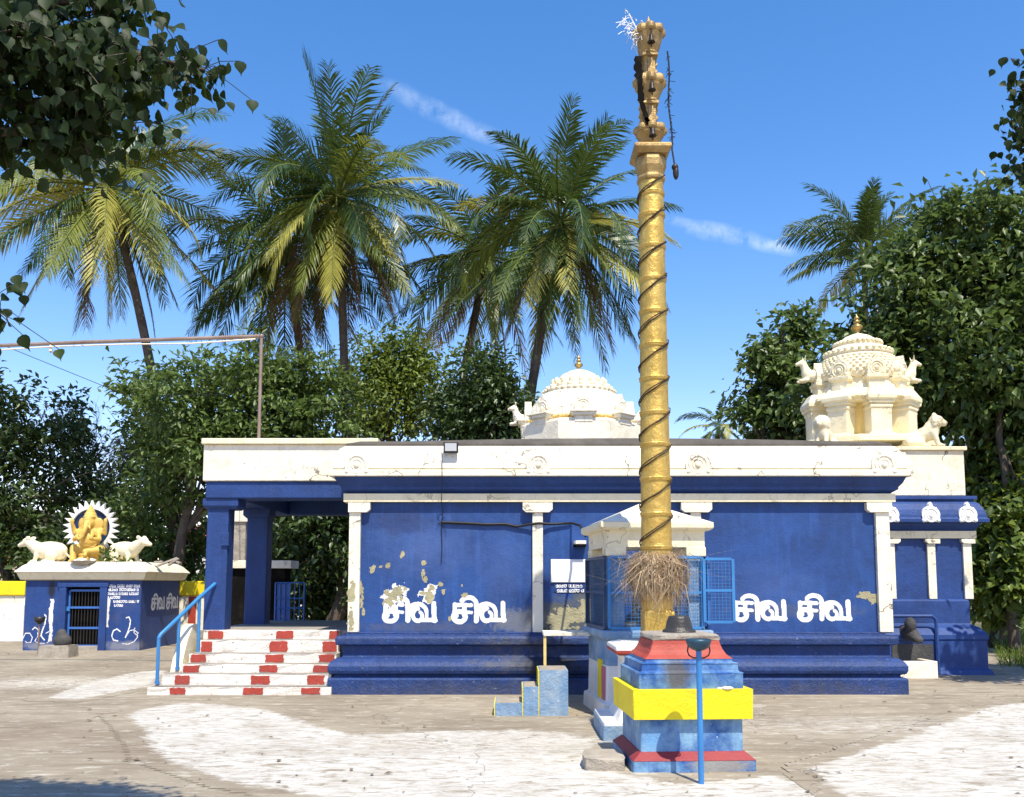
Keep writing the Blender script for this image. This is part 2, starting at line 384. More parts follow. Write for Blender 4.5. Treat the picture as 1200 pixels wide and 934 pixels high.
# ------------------------------------------------------------------ ground
def concrete_nodes(k, b, white=None):
    P = POS(k)
    col = k.mix(k.remap(k.noise(P, .55, 6, .6), .34, .68), (.235, .195, .14), (.37, .32, .235))
    sv = k.scale(P, (.55, 3.2, 1), (0, 0, R(7)))
    col = k.mix(k.math('MULTIPLY', k.remap(k.noise(sv, 1.5, 8, .7, .5), .48, .66), .8), col, (.19, .15, .105))
    col = k.mix(k.math('MULTIPLY', k.remap(k.noise(k.scale(P, (1, 2.4, 1)), 3.4, 8, .7), .54, .68), .75), col, (.58, .54, .45))
    col = k.mix(k.math('MULTIPLY', k.remap(k.noise(P, 26, 4, .7), .5, .75), .35), col, (.16, .13, .10))
    # limewash splashes left on the slab
    l1 = blob(k, P, gnd(560, 868), (2.3, .62, 1), .45, 3, .7)
    l2 = blob(k, P, gnd(80, 800), (2.2, 1.1, 1), .5, 2.5, .7)
    l3 = blob(k, P, gnd(640, 900), (1.6, .5, 1), .4, 4, .7)
    l4 = blob(k, P, gnd(1000, 850), (2.4, .9, 1), .5, 4, .8)
    lm = k.math('MAXIMUM', k.math('MAXIMUM', l1, l2), k.math('MAXIMUM', l3, k.math('MULTIPLY', l4, .6)))
    fl = k.remap(k.noise(k.scale(P, (1.6, 5, 1)), 3.5, 8, .75, .8), .47, .57)
    col = k.mix(k.math('MULTIPLY', lm, k.math('MULTIPLY', fl, .75)), col, (.70, .67, .60))
    # damp brown patch on the left
    d1 = blob(k, P, gnd(40, 862), (1.7, .9, 1), .5, 2.5, .8); d2 = blob(k, P, gnd(170, 880), (.8, .7, 1), .5, 3, .9)
    col = k.mix(k.math('MULTIPLY', k.math('MAXIMUM', d1, d2), .38), col, (.17, .125, .08))
    # hairline cracks
    vr = k.node('ShaderNodeTexVoronoi', {'Vector': k.vmath('ADD', P, k.vmath('SCALE', k.node('ShaderNodeTexNoise', {'Vector': P, 'Scale': 1.8, 'Detail': 5}).outputs[1], None)), 'Scale': .32}, feature='DISTANCE_TO_EDGE')
    sc_n = [n for n in k.n if n.type == 'VECT_MATH' and n.operation == 'SCALE'][-1]; sc_n.inputs[3].default_value = .7
    crack = k.remap(vr.outputs[0], .0022, .0008)
    if white is not None:
        fl2 = k.remap(k.noise(k.scale(P, (1.3, 2.8, 1), (0, 0, R(-5))), 3.4, 9, .72, .7), .50, .63)
        wear = blob(k, P, gnd(530, 872), (3.0, .8, 1), .5, 3, .9)
        fl2 = k.math('MAXIMUM', fl2, k.math('MULTIPLY', wear, k.remap(k.noise(k.scale(P, (1.5, 4.5, 1)), 4.2, 8, .75, .8), .42, .55)))
        ed = k.node('ShaderNodeAttribute', attribute_name='edge').outputs['Fac']
        en = k.math('ADD', k.math('MULTIPLY_ADD', k.noise(k.scale(P, (1.2, 3.2, 1)), 3.6, 9, .75, .5), .62, -.31), k.math('MULTIPLY_ADD', k.noise(P, .9, 3), .3, -.15))
        fl2 = k.math('MAXIMUM', fl2, k.remap(k.math('ADD', ed, en), .05, -.01))
        wc = k.mix(k.remap(k.noise(P, 1.3, 6, .65), .38, .72), (.64, .62, .57), (.45, .42, .36))
        wc = k.mix(k.math('MULTIPLY', k.remap(k.noise(k.scale(P, (1, 3.5, 1)), 5, 9, .75, .6), .45, .60), .8), wc, (.36, .32, .25))
        col = k.mix(fl2, wc, col)
    col = k.mix(k.math('MULTIPLY', crack, .55), col, (.05, .042, .035))
    k.put(b.inputs['Base Color'], col); b.inputs['Roughness'].default_value = .88; b.inputs['Specular IOR Level'].default_value = .25
    h = k.math('ADD', k.noise(P, 30, 6, .7), k.math('MULTIPLY', k.noise(k.scale(P, (1, 2.6, 1)), 4, 6, .65), 2.0))
    bp = k.node('ShaderNodeBump', {'Strength': .35, 'Distance': .02, 'Height': k.math('SUBTRACT', h, k.math('MULTIPLY', crack, 1.5))}); k.l.new(bp.outputs[0], b.inputs['Normal'])
m, k, b = newmat('courtyard_concrete'); concrete_nodes(k, b); M['concrete'] = m
m, k, b = newmat('worn_limewash_on_concrete'); concrete_nodes(k, b, True); M['limewash'] = m
m, k, b = newmat('earth'); P = POS(k)
k.put(b.inputs['Base Color'], k.mix(k.noise(P, .4, 6), (.10, .09, .045), (.22, .17, .11))); b.inputs['Roughness'].default_value = 1.0
M['earth'] = m
g = MB(); g.add([(-900, -100, -.012), (900, -100, -.012), (900, 1600, -.012), (-900, 1600, -.012)], [(0, 1, 2, 3)])
tag(g.build('ground', M['earth']), kind='structure')
g = MB(); g.add([(-24, -14, 0), (24, -14, 0), (24, 25.4, 0), (-24, 25.4, 0)], [(0, 1, 2, 3)])
tag(g.build('courtyard', M['concrete']), kind='structure')

def painted(name, poly, z=.004, seed=3, cell=.07):
    """limewashed strip on the slab; 'edge' holds the distance in from its outline so the paint can wear away there"""
    pts = np.array([gnd(*p)[:2] for p in poly]); nxt = np.roll(pts, -1, 0)
    x0, y0 = pts.min(0)-.4; x1, y1 = pts.max(0)+.4; y0 = max(y0, 4.5)
    xs = np.arange(x0, x1, cell); ys = np.arange(y0, y1, cell); X, Y = np.meshgrid(xs, ys)
    ins = np.zeros_like(X, bool); dist = np.full_like(X, 9.0)
    for (ax, ay), (bx, by) in zip(pts, nxt):
        c = (ay > Y) != (by > Y); ins ^= c & (X < (bx-ax)*(Y-ay)/(by-ay+1e-12)+ax)
        dx, dy = bx-ax, by-ay; t = np.clip(((X-ax)*dx+(Y-ay)*dy)/(dx*dx+dy*dy+1e-12), 0, 1)
        dist = np.minimum(dist, np.hypot(X-ax-t*dx, Y-ay-t*dy))
    sd_ = np.where(ins, dist, -dist); keep = sd_ > -.3
    idx = -np.ones_like(X, int); ny, nx = X.shape
    cellk = keep[:-1, :-1] & keep[1:, :-1] & keep[:-1, 1:] & keep[1:, 1:]
    used = np.zeros_like(keep); used[:-1, :-1] |= cellk; used[1:, :-1] |= cellk; used[:-1, 1:] |= cellk; used[1:, 1:] |= cellk
    idx[used] = np.arange(used.sum()); j, i = np.where(cellk)
    F = np.stack([idx[j, i], idx[j, i+1], idx[j+1, i+1], idx[j+1, i]], 1)
    me = bpy.data.meshes.new(name); me.from_pydata(np.stack([X[used], Y[used], np.full(used.sum(), z)], 1).tolist(), [], F.tolist())
    at_ = me.attributes.new('edge', 'FLOAT', 'POINT'); at_.data.foreach_set('value', sd_[used].astype(np.float32)); me.materials.append(M['limewash'])
    o = bpy.data.objects.new(name, me); COL.objects.link(o); return tag(o, kind='structure')
painted('painted_path', [(143, 838), (185, 827), (215, 824), (260, 826), (310, 832), (352, 844), (385, 855), (420, 862), (500, 858), (600, 856), (660, 858), (690, 868), (720, 905),
                         (800, 918), (900, 909), (935, 917), (985, 938), (1050, 985), (700, 985), (520, 962), (400, 941), (330, 927), (265, 914), (215, 898), (185, 884), (172, 866), (160, 852)])
painted('painted_path', [(955, 901), (985, 890), (1050, 868), (1110, 847), (1150, 832), (1180, 826), (1230, 822), (1290, 830), (1330, 900), (1240, 985), (1050, 985), (1000, 940), (962, 915)], seed=5, z=.008)
painted('painted_path', [(50, 819), (100, 801), (165, 787), (196, 786), (170, 805), (90, 820)], seed=8)

# dry leaves and grit lying about the yard
f = MB(); rnd = random.Random(77)
for i in range(380):
    Y = 6.2+rnd.random()**1.5*15; X = rnd.uniform(-.62*Y, .62*Y); r = rnd.uniform(.012, .045); a = rnd.uniform(0, 6.28); z = .010
    if rnd.random() < .5: r *= .5
    u = Vector((math.cos(a), math.sin(a), 0))*r; v = Vector((-math.sin(a), math.cos(a), 0))*r*.5; p = Vector((X, Y, z))
    f.add([p-u, p+v+Vector((0, 0, r*.4)), p+u+Vector((0, 0, r*.2)), p-v+Vector((0, 0, r*.3))], [(0, 1, 2), (0, 2, 3)])
tag(f.build('fallen_leaves', paint('dry_leaf', (.24, .18, .11), (.13, .09, .05), grime=0, streak=0)), 'dry fallen leaves and grit scattered over the courtyard', 'leaves', kind='stuff')
# ------------------------------------------------------------------ main hall
X0, X1 = xat(408, 740, YW), xat(1044.5, 700, YW)
YB = 20.75
hall = thing('temple_hall', 'blue painted temple hall with cream eaves and white pilasters behind the golden flagpole', 'building', ((X0+X1)/2, YW, 0))
zp = lambda y, Y=YPL: zat(y, Y)
b = MB()
b.course([(.28, -.05), (.28, zp(797)), (.27, zp(795)), (.20, zp(794)), (.20, zp(791.5)),
          (.265, zp(790)), (.285, zp(786)), (.285, zp(781)), (.25, zp(776)), (.19, zp(772.5)), (.10, zp(771)),
          (.10, zp(757, 13.4)), (.19, zp(755.5, 13.35)), (.20, zp(748, 13.35)), (.18, zp(745.5, 13.35)), (.06, zp(744.5, 13.45)), (.06, zp(741, 13.45)), (0.0, zp(740.6, 13.47))], X0+.04, X1-.19, YW, YB)
plinth = b.build('plinth', M['blue_plinth'], hall, bevel=.012)
zb = zat(740.6, 13.47)
zt = zat(578, YW)
b = MB(); b.box(X0, X1, YW, YB, zb-.02, zt+.02); b.build('wall', M['blue_wall'], hall)
zbeam0, zbeam1 = zat(588, 13.45), zat(578.5, 13.45)
b = MB(); b.course([(.09, zbeam0), (.09, zbeam1)], X0, X1, YW, YB); b.build('beam', M['cream'], hall, bevel=.01)
zl0, zl1, zf1 = zat(558, YC), zat(550.5, YC), zat(521, YC+.05)
b = MB()
b.course([(.03, zbeam1-.004), (.05, zbeam1+.02), (.12, zbeam1+.06), (.125, zat(570, 13.35)), (.17, zat(566, 13.35)), (.215, zl0+.005)], X0, X1, YW, YB)
b.build('coving', M['blue'], hall, bevel=.006)
b = MB()
b.course([(.10, zl0-.001), (.285, zl0+.002), (.288, zl1-.006), (.275, zl1), (.205, zl1+.002), (.205, zl1+.022), (.243, zl1+.024), (.243, zl1+.03), (.235, zl1+.10), (.20, zl1+.2), (.15, zf1-.06), (.07, zf1)], X0, X1, YW, YB)
b.build('eave', [M['white']], hall, bevel=.008)
b = MB()
# slightly bulging weathered roof screed
n = 26; rr = []
for o, zz, bul in ((.075, zf1-.01, 0), (.07, zf1+.035, 0.0), (-.12, zf1+.10, .5), (-1.2, zf1+.13, .8)):
    ring = []
    for i in range(n+1):
        t = i/n; x = X0-o+(X1-X0+2*o)*t; ring.append((x, YW-o, zz+bul*.10*math.sin(math.pi*min(1, max(0, (t-.08)*1.15)))))
    ring += [(X1+o, YB+o, zz), (X0-o, YB+o, zz)]
    rr.append(ring)
b.loft(rr); b.build('roof', M['grey_roof'], hall)

def pilaster(parent, px0, px1, cx0, cx1, ytop, ycap, ybot, Y, dep, m=None, notch=True):
    x0, x1 = xat(px0, 650, Y-dep), xat(px1, 650, Y-dep); z0, z1 = zat(ybot, Y-dep), zat(ycap, Y-dep)
    f = MB(); f.box(x0, x1, Y-dep, Y+.05, z0, z1); p = f.build('pilaster', m or M['white'], parent, bevel=.008)
    a, c = xat(cx0, 595, Y-dep), xat(cx1, 595, Y-dep); zt_ = zat(ytop, Y-dep); h = zt_-z1; ch = min(.045, h*.45)
    poly = [(a, z1+ch), (a+ch*1.2 if cx0 < px0-3 else a, z1+.002), (c-ch*1.2 if cx1 > px1+3 else c, z1+.002), (c, z1+ch), (c, zt_), (a, zt_)]
    f = MB(); f.prism(poly, Y-dep-.035, Y+.04); f.build('capital', m or M['white'], p, bevel=.006)
    return p
PW = .07
for a in ((408.5, 421.7, 408.5, 434), (624, 636.3, 612.5, 647.5), (810.5, 822.5, 798, 834), (1028, 1044, 1015, 1044.3)):
    pilaster(hall, *a, 589, 600.5, 741, YW, PW)
for px in (418, 631, 818, 1036):
    f = MB(); c = at(px, 557, YC); kudu(f, (c.x, YC+.035, zl1-.055), .37, .33, 0, .06); f.build('arch_medallion', M['white'], hall, bevel=.006)
f = MB(); kudu(f, (X1+.235, YW+.0, zl1-.055), .37, .33, math.pi/2, .06); f.build('arch_medallion', M['white'], hall, bevel=.006)
zfw = lambda dy: (lambda u, v: (u, YW-dy, v))
lp = zfw(.0022); pp = zfw(.004)
def patch(parent, blobs, seed, place, res=.012, name='bare_plaster', mt='plaster'):
    xs = [c[0]-c[2]*2.7 for c in blobs]; xe = [c[0]+c[2]*2.7 for c in blobs]; zs = [c[1]-c[3]*2.7 for c in blobs]; ze = [c[1]+c[3]*2.7 for c in blobs]
    def fn(U, V):
        K = np.zeros_like(U, bool); n = fbm(U*17+40, V*17+40, seed, 5)
        for (cx, cz, rx, rz) in blobs: K |= np.sqrt(((U-cx)/rx)**2+((V-cz)/rz)**2) < .05+1.75*n*.9
        return K
    return mark(name, fn, min(xs), max(xe), min(zs), max(ze), res, place, M[mt], parent)
def chalk(parent, blobs, seed, place):
    return patch(parent, [(a, c, r*1.22+.006, q*1.22+.006) for a, c, r, q in blobs], seed, place, .010, 'chalky_edge', 'letter')
def pb(px, py, rx, ry, Y=YW): c = at(px, py, Y); return (c.x, c.z, rx*.0126, ry*.0126)
patches = [pb(461, 698, 11, 10), pb(455, 705, 8, 7), pb(468, 692, 8, 7), pb(503, 697, 6, 10), pb(506, 689, 5, 5), pb(497, 695, 9, 3)]
def pmask(U, V):
    K = np.zeros_like(U, bool); n = fbm(U*17+40, V*17+40, 11, 5)
    for (cx, cz, rx, rz) in patches: K |= np.sqrt(((U-cx)/rx)**2+((V-cz)/rz)**2) < .05+1.75*n*.9+.1
    return K
patch(hall, patches, 11, pp); chalk(hall, patches, 12, zfw(.003))
patch(hall, [pb(1015, 697, 11, 6), pb(1022, 700, 7, 8), pb(1009, 699, 6, 4)], 23, pp)
for i_, p_ in enumerate([pb(424, 706, 3, 10), pb(422, 688, 4, 9), pb(426, 718, 2.5, 6), pb(437, 667, 4, 5), pb(455, 663, 3, 4), pb(446, 664, 2.5, 2), pb(471, 651, 3, 5), pb(497, 660, 3, 3), pb(496, 672, 3, 8), pb(498, 679, 3, 5),
             pb(515, 685, 4, 3), pb(520, 694, 3, 4), pb(527, 725, 2, 3), pb(541, 686, 2, 2), pb(545, 697, 5, 3)]): patch(hall, [p_], 31+i_, pp)
patch(hall, [pb(413, 695, 5, 16)], 37, zfw(PW+.003)); patch(hall, [pb(412, 725, 4, 15)], 38, zfw(PW+.003))
patch(hall, [pb(670, 722, 22, 13), pb(655, 728, 16, 12), pb(690, 715, 18, 18)], 41, lp, mt='plaster')
c1, c2 = at(448, 730.2, YW), at(528.8, 730.2, YW); sl = .00199
letters('painted_lettering', c1.x, c1.z, sl, lp, M['letter'], hall, pmask, 3)
letters('painted_lettering', c2.x, c2.z, sl, lp, M['letter'], hall, None, 5)
c1, c2 = at(858.6, 728.2, YW), at(934, 728.2, YW)
letters('painted_lettering', c1.x, c1.z, sl, lp, M['letter'], hall, None, 7)
letters('painted_lettering', c2.x, c2.z, sl, lp, M['letter'], hall, None, 9)

# things fixed to the hall front
def squiggle_rows(name, x0, z0, wid, lh, rows, place, m, parent, seed, gap=(.1, .2)):
    """lines of small rounded script, drawn as loops and stems"""
    rnd = random.Random(seed); st = []
    for r, (ind, frac) in enumerate(rows):
        x = x0+ind*wid; zc = z0-r*lh; h = lh*.62; end = x0+frac*wid; wcount = 0; wl = rnd.randint(3, 6)
        while x < end-h*.4:
            k_ = rnd.random(); hh = h*rnd.uniform(.85, 1.1); ww = hh*rnd.uniform(.65, .95); t = h*.24
            if k_ < .35: st.append((arc(x+ww*.4, zc+hh*.4, ww*.38, hh*.38, 0, 340, 10), t)); st.append(([(x+ww*.85, zc), (x+ww*.85, zc+hh*.9)], t))
            elif k_ < .6: st.append((arc(x+ww*.45, zc+hh*.45, ww*.4, hh*.45, 180, -40, 9), t)); st.append(([(x+ww*.05, zc), (x+ww*.9, zc)], t))
            elif k_ < .8: st.append(([(x, zc+hh*.9), (x, zc), (x+ww*.8, zc), (x+ww*.8, zc+hh*.9)], t))
            else: st.append((arc(x+ww*.45, zc+hh*.5, ww*.42, hh*.5, 90, -200, 10), t)); st.append(([(x, zc+hh*.95), (x+ww, zc+hh*.95)], t))
            x += ww+h*rnd.uniform(.14, .22); wcount += 1
            if wcount >= wl: x += h*.5; wcount = 0; wl = rnd.randint(3, 7)
    return mark(name, lambda U, V: strokes_mask(st, U, V), x0, x0+wid*1.05, z0-lh*len(rows), z0+lh, lh*.085, place, m, parent)
nb = thing('notice_board', 'blank white board above a blue strip of white script on the hall wall', 'sign', tuple(at(665, 690, YW)))
a, c = at(645.5, 682.5, YW), at(686, 655.5, YW)
f = MB(); f.box(a.x, c.x, YW-.03, YW-.001, a.z, c.z); f.build('panel', M['letter'], nb, bevel=.006)
a2, c2 = at(649, 693.5, YW), at(688, 682.5, YW)
f = MB(); f.box(a2.x, c2.x, YW-.012, YW-.001, a2.z, c2.z-.002); f.build('strip', M['blue'], nb)
squiggle_rows('script', a2.x+.03, c2.z-.075, .42, .07, [(0, .95), (.05, .98)], zfw(.0145), M['letter'], nb, 4)
fl = thing('floodlight', 'square black floodlight fixed on top of the cream eave', 'floodlight', tuple(at(528, 528, 13.23)))
a, c = at(519.5, 530.5, 13.21), at(537, 517.5, 13.21)
f = MB(); f.box(a.x, c.x, 13.21, 13.29, a.z, c.z); f.build('housing', M['iron'], fl, bevel=.012)
mgl, kk, bb = newmat('floodlight_glass'); bb.inputs['Base Color'].default_value = (.45, .46, .46, 1); bb.inputs['Roughness'].default_value = .15
f = MB(); f.box(a.x+.025, c.x-.025, 13.203, 13.211, a.z+.025, c.z-.025); f.build('glass', mgl, fl)
f = MB(); mx = (a.x+c.x)/2
f.tube([(mx, 13.28, a.z+.05), (mx, 13.38, a.z+.02), (mx, 13.41, a.z-.06)], .012, 6); f.build('bracket', M['iron'], fl)
f = MB(); y0 = 13.24
pl = lambda px, py, Y: tuple(at(px, py, Y))
f.tube([pl(517.5, 530, 13.25), pl(518, 545, 13.25), pl(518, 557, 13.24), pl(518, 575, 13.3), pl(517, 588, YW-.10), pl(519, 600, YW-.02), pl(517, 615, YW-.02), pl(518, 640, YW-.02), pl(517, 660, YW-.02)], .006, 5)
for i in range(7):
    f.tube([pl(517, 612, YW-.02), pl(517+random.Random(i).uniform(-8, 10), 612+random.Random(i+9).uniform(-9, 14), YW-.03)], .004, 4)
tag(f.build('cable', M['cable']), 'thin dark cable hanging down the hall wall from the floodlight', 'cable')
f = MB()
f.tube([pl(518, 612, YW-.03), pl(545, 613, YW-.03), pl(570, 614.5, YW-.03), pl(592, 614, YW-.03), pl(606, 617, YW-.03), pl(620, 614.5, YW-.06), pl(632, 613, YW-.1), pl(645, 614, YW-.05), pl(670, 613, YW-.03), pl(680, 616, 13.15), pl(686, 628, 12.2)], .019, 7)
tag(f.build('thick_cable', M['cable']), 'thick black cable sagging across the blue hall wall to the small pavilion', 'cable')
f = MB(); a, c = at(672, 641, YW), at(686, 634, YW); f.box(a.x, c.x, YW-.16, YW-.01, a.z, a.z+.035); f.cur = 1; f.box(a.x, c.x, YW-.16, YW-.01, a.z+.036, c.z)
tag(f.build('wall_lamp', [M['dark'], M['white']], bevel=.006), 'small dark box lamp on the wall above the blank white board', 'lamp')

# ------------------------------------------------------------------ entrance porch on the left
zfl = zat(738.5, 14.5)
PX0 = xat(238, 700, 14.55); PX1 = X0-.003
porch = thing('entrance_porch', 'open blue porch with cream parapet at the top of the striped stairs', 'porch', (PX0+1, 14.55, 0))
f = MB(); f.box(PX0-.02, PX1, 14.52, 18.45, -.03, zfl); f.build('floor', M['tread'], porch, bevel=.01)
zb0, zb1, zpar, zcap = zat(584, 14.5), zat(564, 14.5), zat(521, 14.47), zat(514, 14.45)
def pillar(px0, px1, Y, dep, ytop, corb=0):
    x0, x1 = xat(px0, 700, Y), xat(px1, 700, Y)
    f = MB(); f.loft([[(x0, Y, zfl-.01), (x1, Y, zfl-.01), (x1, Y+dep, zfl-.01), (x0, Y+dep, zfl-.01)], [(x0+.015, Y+.01, zb0-.16), (x1+.015, Y+.01, zb0-.16), (x1+.015, Y+dep, zb0-.16), (x0+.015, Y+dep, zb0-.16)]])
    p = f.build('pillar', M['blue'], porch, bevel=.02)
    f = MB(); f.course([(0, zb0-.17), (.05, zb0-.12), (.05, zb0+.004)], x0+.0, x1+.13*corb, Y-.0, Y+dep); f.build('capital', M['blue'], p, bevel=.012)
    return p
pillar(238.5, 264, 14.58, .34, 584, 1)
pillar(286, 311, 16.55, .36, 584)
f = MB(); a = at(260, 624, 14.57); f.box(a.x+.0, a.x+.12, 14.55, 14.61, a.z-.22, a.z); f.build('pillar_bracket', M['blue'], porch, bevel=.01)
f = MB(); f.box(PX0-.0, PX1, 14.5, 15., zb0, zb1); f.box(PX0, PX0+.5, 15.001, 18.35, zb0, zb1); f.box(PX0+.501, PX1, 17.95, 18.35, zb0, zb1); f.build('beam', M['blue'], porch, bevel=.02)
f = MB(); f.box(PX0-.04, PX1+.02, 14.46, 18.45, zb1+.001, zpar); f.build('parapet', M['white'], porch, bevel=.015)
f = MB(); f.box(PX0-.06, xat(443, 518, 14.4), 14.4, 18.55, zpar+.001, zcap); f.build('coping', M['cream'], porch, bevel=.012)

# stairs
stairs = thing('entrance_stairs', 'six white masonry steps with red painted squares leading up to the porch', 'stairs', (xat(290, 800, 13), 13.25, 0))
LX = [(172, 388), (189, 388), (211, 392), (221, 394), (234, 396), (238, 398)]
SQ = [((199, 217), (285, 308), (353, 375)), ((205, 222), (294, 316), (360, 380)), ((215, 233), (304, 325), (367, 386)), ((224, 241), (311, 332), (374, 392)), ((236, 248), (316, 337), (378, 395)), ((244, 261), (324, 344), (386, 397))]
zs = 0.0
RZ = [0]+[zat(y, 13.21+.255*i) for i, y in enumerate((805, 790.5, 778.5, 766, 750.5))]+[zfl+.004]
srn = random.Random(4)
for i in range(6):
    Y = 13.21+.255*i; z0, z1 = RZ[i], RZ[i+1]; yy = 815-13*i
    x0, x1 = xat(LX[i][0], yy, Y), xat(LX[i][1], yy, Y)
    Ye = 14.51
    f = MB()
    nseg = 14; fr = []
    for zz, wob in ((z0-.02, 0), (z0+.04, 1), (z1-.03, 1), (z1, .6)):
        fr.append([(x0+(x1-x0)*j/nseg, Y+srn.uniform(-.009, .009)*wob, zz+(srn.uniform(-.006, .004) if wob == .6 else 0)) for j in range(nseg+1)]+[(x1, Ye, zz), (x0, Ye, zz)])
    f.loft(fr)
    f.cur = 1
    f.add([(x0+.02, Y+.03, z1+.003), (x1-.02, Y+.03, z1+.003), (x1-.02, Ye, z1+.003), (x0+.02, Ye, z1+.003)], [(0, 1, 2, 3)])
    f.cur = 2
    for a, c in SQ[i]:
        xa, xb = xat(a, yy, Y), xat(c, yy, Y); p = []
        for q in range(22):
            t = q/22*4; s = int(t); u = t-s
            x, z = [(xa+(xb-xa)*u, z0+.012), (xb, z0+.012+(z1-z0-.026)*u), (xb-(xb-xa)*u, z1-.014), (xa, z1-.014-(z1-z0-.026)*u)][s]
            p.append((x+srn.uniform(-.010, .010), z+srn.uniform(-.006, .006)))
        f.prism(p, Y-.013, Y+.004)
    f.build('step', [M['stepwhite'], M['tread'], M['red']], stairs, bevel=.006)
f = MB()
a = xat(216, 760, 14.); c = xat(232, 760, 14.35)
poly = [(14.51, .0), (14.51, .93), (14.4, .98), (14.23, .93), (14.05, .75), (13.91, .52), (13.81, .30), (13.75, .0)]
xa = xat(225, 760, 14.25)-.16
f.loft([[(xa, y, z) for y, z in poly], [(xa+.16, y, z) for y, z in poly]]); f.build('cheek_wall', M['cream'], stairs, bevel=.03)
hr = thing('handrail', 'sky blue pipe handrail with three posts on the left of the stairs', 'handrail', tuple(at(186, 808, 13.3)))
rp = [pl(186, 748, 13.33), pl(188, 744, 13.34), pl(210, 723, 13.8), pl(234, 700, 14.25), pl(252, 684, 14.57)]
f = MB(); f.tube(rp, .030, 10); f.build('rail', M['skyblue'], hr)
for i, (p, yb) in enumerate(((rp[0], .14), (rp[2], .30), (rp[3], .5))):
    f = MB(); f.tube([(p[0], p[1], yb), (p[0], p[1], p[2]+.005)], .026, 10); f.tube([(p[0], p[1], yb), (p[0], p[1], yb+.05)], .034, 10); f.build('post', M['skyblue'], hr)

# things seen through the porch
gt = thing('barred_gate', 'small blue barred metal gate standing at the back of the porch', 'gate', tuple(at(340, 731, 18.25)))
YG = 18.25; a, c = at(322, 731, YG), at(357, 683, YG)
f = MB()
for x in (a.x, c.x): f.tube([(x, YG, a.z-.05), (x, YG, c.z)], .02, 6)
for t in (0, .38, .62, 1): z = a.z+(c.z-a.z)*t; f.tube([(a.x, YG, z), (c.x, YG, z)], .016, 6)
f.build('frame', M['gateblue'], gt)
f = MB()
for i in range(1, 6): x = a.x+(c.x-a.x)*i/6; f.tube([(x, YG, a.z), (x, YG, c.z)], .010, 6)
f.build('bars', M['gateblue'], gt)
f = MB(); f.box(a.x+.02, a.x+.30, YG+.02, YG+.028, a.z+.02, c.z-.02); f.build('sheet', M['gateblue'], gt)
ledge = thing('stone_ledge', 'low white slab on dark supports behind the porch pillars', 'ledge', (xat(310, 690, 18.85), 18.85, 0))
a, c = at(262, 666, 18.85), at(341, 659.5, 18.85)
f = MB(); f.box(a.x, c.x, 18.85, 19.55, a.z, c.z+.05); f.build('slab', M['white'], ledge, bevel=.01)
f = MB(); f.box(a.x+.1, a.x+.5, 18.95, 19.45, 0, a.z-.001); f.box(c.x-.6, c.x-.15, 18.95, 19.45, 0, a.z-.001); f.build('support', M['dark'], ledge)
f = MB(); f.box(xat(273, 650, 20.15), xat(287, 650, 20.15), 20.15, 20.55, 0, zat(612, 20.15)); f.cur = 1; f.box(xat(273, 650, 20.15)-.05, xat(287, 650, 20.15)+.05, 20.1, 20.6, zat(612, 20.15)+.001, zat(596, 20.15))
tag(f.build('masonry_post', [M['cement'], M['white']], bevel=.02), 'grey masonry post with a white top seen between the porch pillars', 'post')

# overhead pipe
pipe = thing('overhead_pipe', 'long rusty pipe running level from a thin upright on the porch roof', 'pipe', tuple(at(306, 513, 15.75)))
f = MB(); p0 = at(306.5, 394, 15.75); pz = zcap-.01
f.tube([(p0.x, 15.75, pz), (p0.x, 15.75, p0.z)], .030, 8); f.build('upright', M['rust'], pipe)
q0 = at(-90, 408.5, 16.25)
f = MB(); f.tube([tuple(p0), tuple(p0.lerp(q0, .5)+Vector((0, 0, .01))), tuple(q0)], .036, 8); f.ell(p0, .045, 8, 6); f.build('crossbar', M['rust'], pipe)
f = MB(); f.tube([tuple(p0+Vector((-.1, -.03, -.06)))]+[tuple(p0.lerp(q0, t)+Vector((0, -.03, -.075-.02*math.sin(t*9)))) for t in (.2, .4, .6, .8, 1)], .014, 6); f.build('conduit', M['white'], pipe)
f = MB(); q = p0.lerp(q0, .615); f.tube([tuple(q), tuple(q+Vector((0, 0, -.11)))], .025, 8); f.ell(q+Vector((0, 0, -.13)), .035, 8, 6); f.build('fitting', M['white'], pipe)
f = MB(); pts = [Vector(at(-20, 395, 24)), Vector(at(150, 464, 24)), Vector(at(270, 462, 22)), Vector(at(306, 440, 15.85))]
f.tube([tuple(p) for p in pts], .009, 5); tag(f.build('wire', M['cable']), 'thin grey wire slung from the trees on the left to the upright pipe', 'wire')

# ------------------------------------------------------------------ sanctum wing on the right
YS = 16.42; SX0, SX1 = xat(1000, 660, YS), xat(1139.5, 665, YS); SYB = 20.55
wing = thing('sanctum_wing', 'narrow blue rear block with three white medallions on its cornice, right of the hall', 'building', ((SX0+SX1)/2, YS, 0))
zw = lambda y, Y=YS: zat(y, Y)
f = MB(); f.course([(.36, -.05), (.36, zw(793, 16.1)), (.30, zw(785, 16.1)), (.27, zw(783, 16.15)), (.27, zw(751, 16.15)), (.29, zw(749, 16.15)), (.29, zw(744, 16.15)), (.25, zw(740, 16.2)), (.20, zw(736, 16.2)), (.12, zw(733, 16.25)),
                    (.08, zw(731, 16.3)), (.08, zw(704, 16.3)), (.03, zw(702, 16.35))], SX0, SX1-.2, YS, SYB)
f.build('plinth', M['blue'], wing, bevel=.012)
f = MB(); f.box(SX0, SX1, YS, SYB, zw(703), zw(620)); f.build('wall', M['blue'], wing, bevel=.01)
f = MB(); f.course([(.07, zw(631)), (.07, zw(622.5))], SX0, SX1, YS, SYB); f.build('beam', M['cream'], wing, bevel=.008)
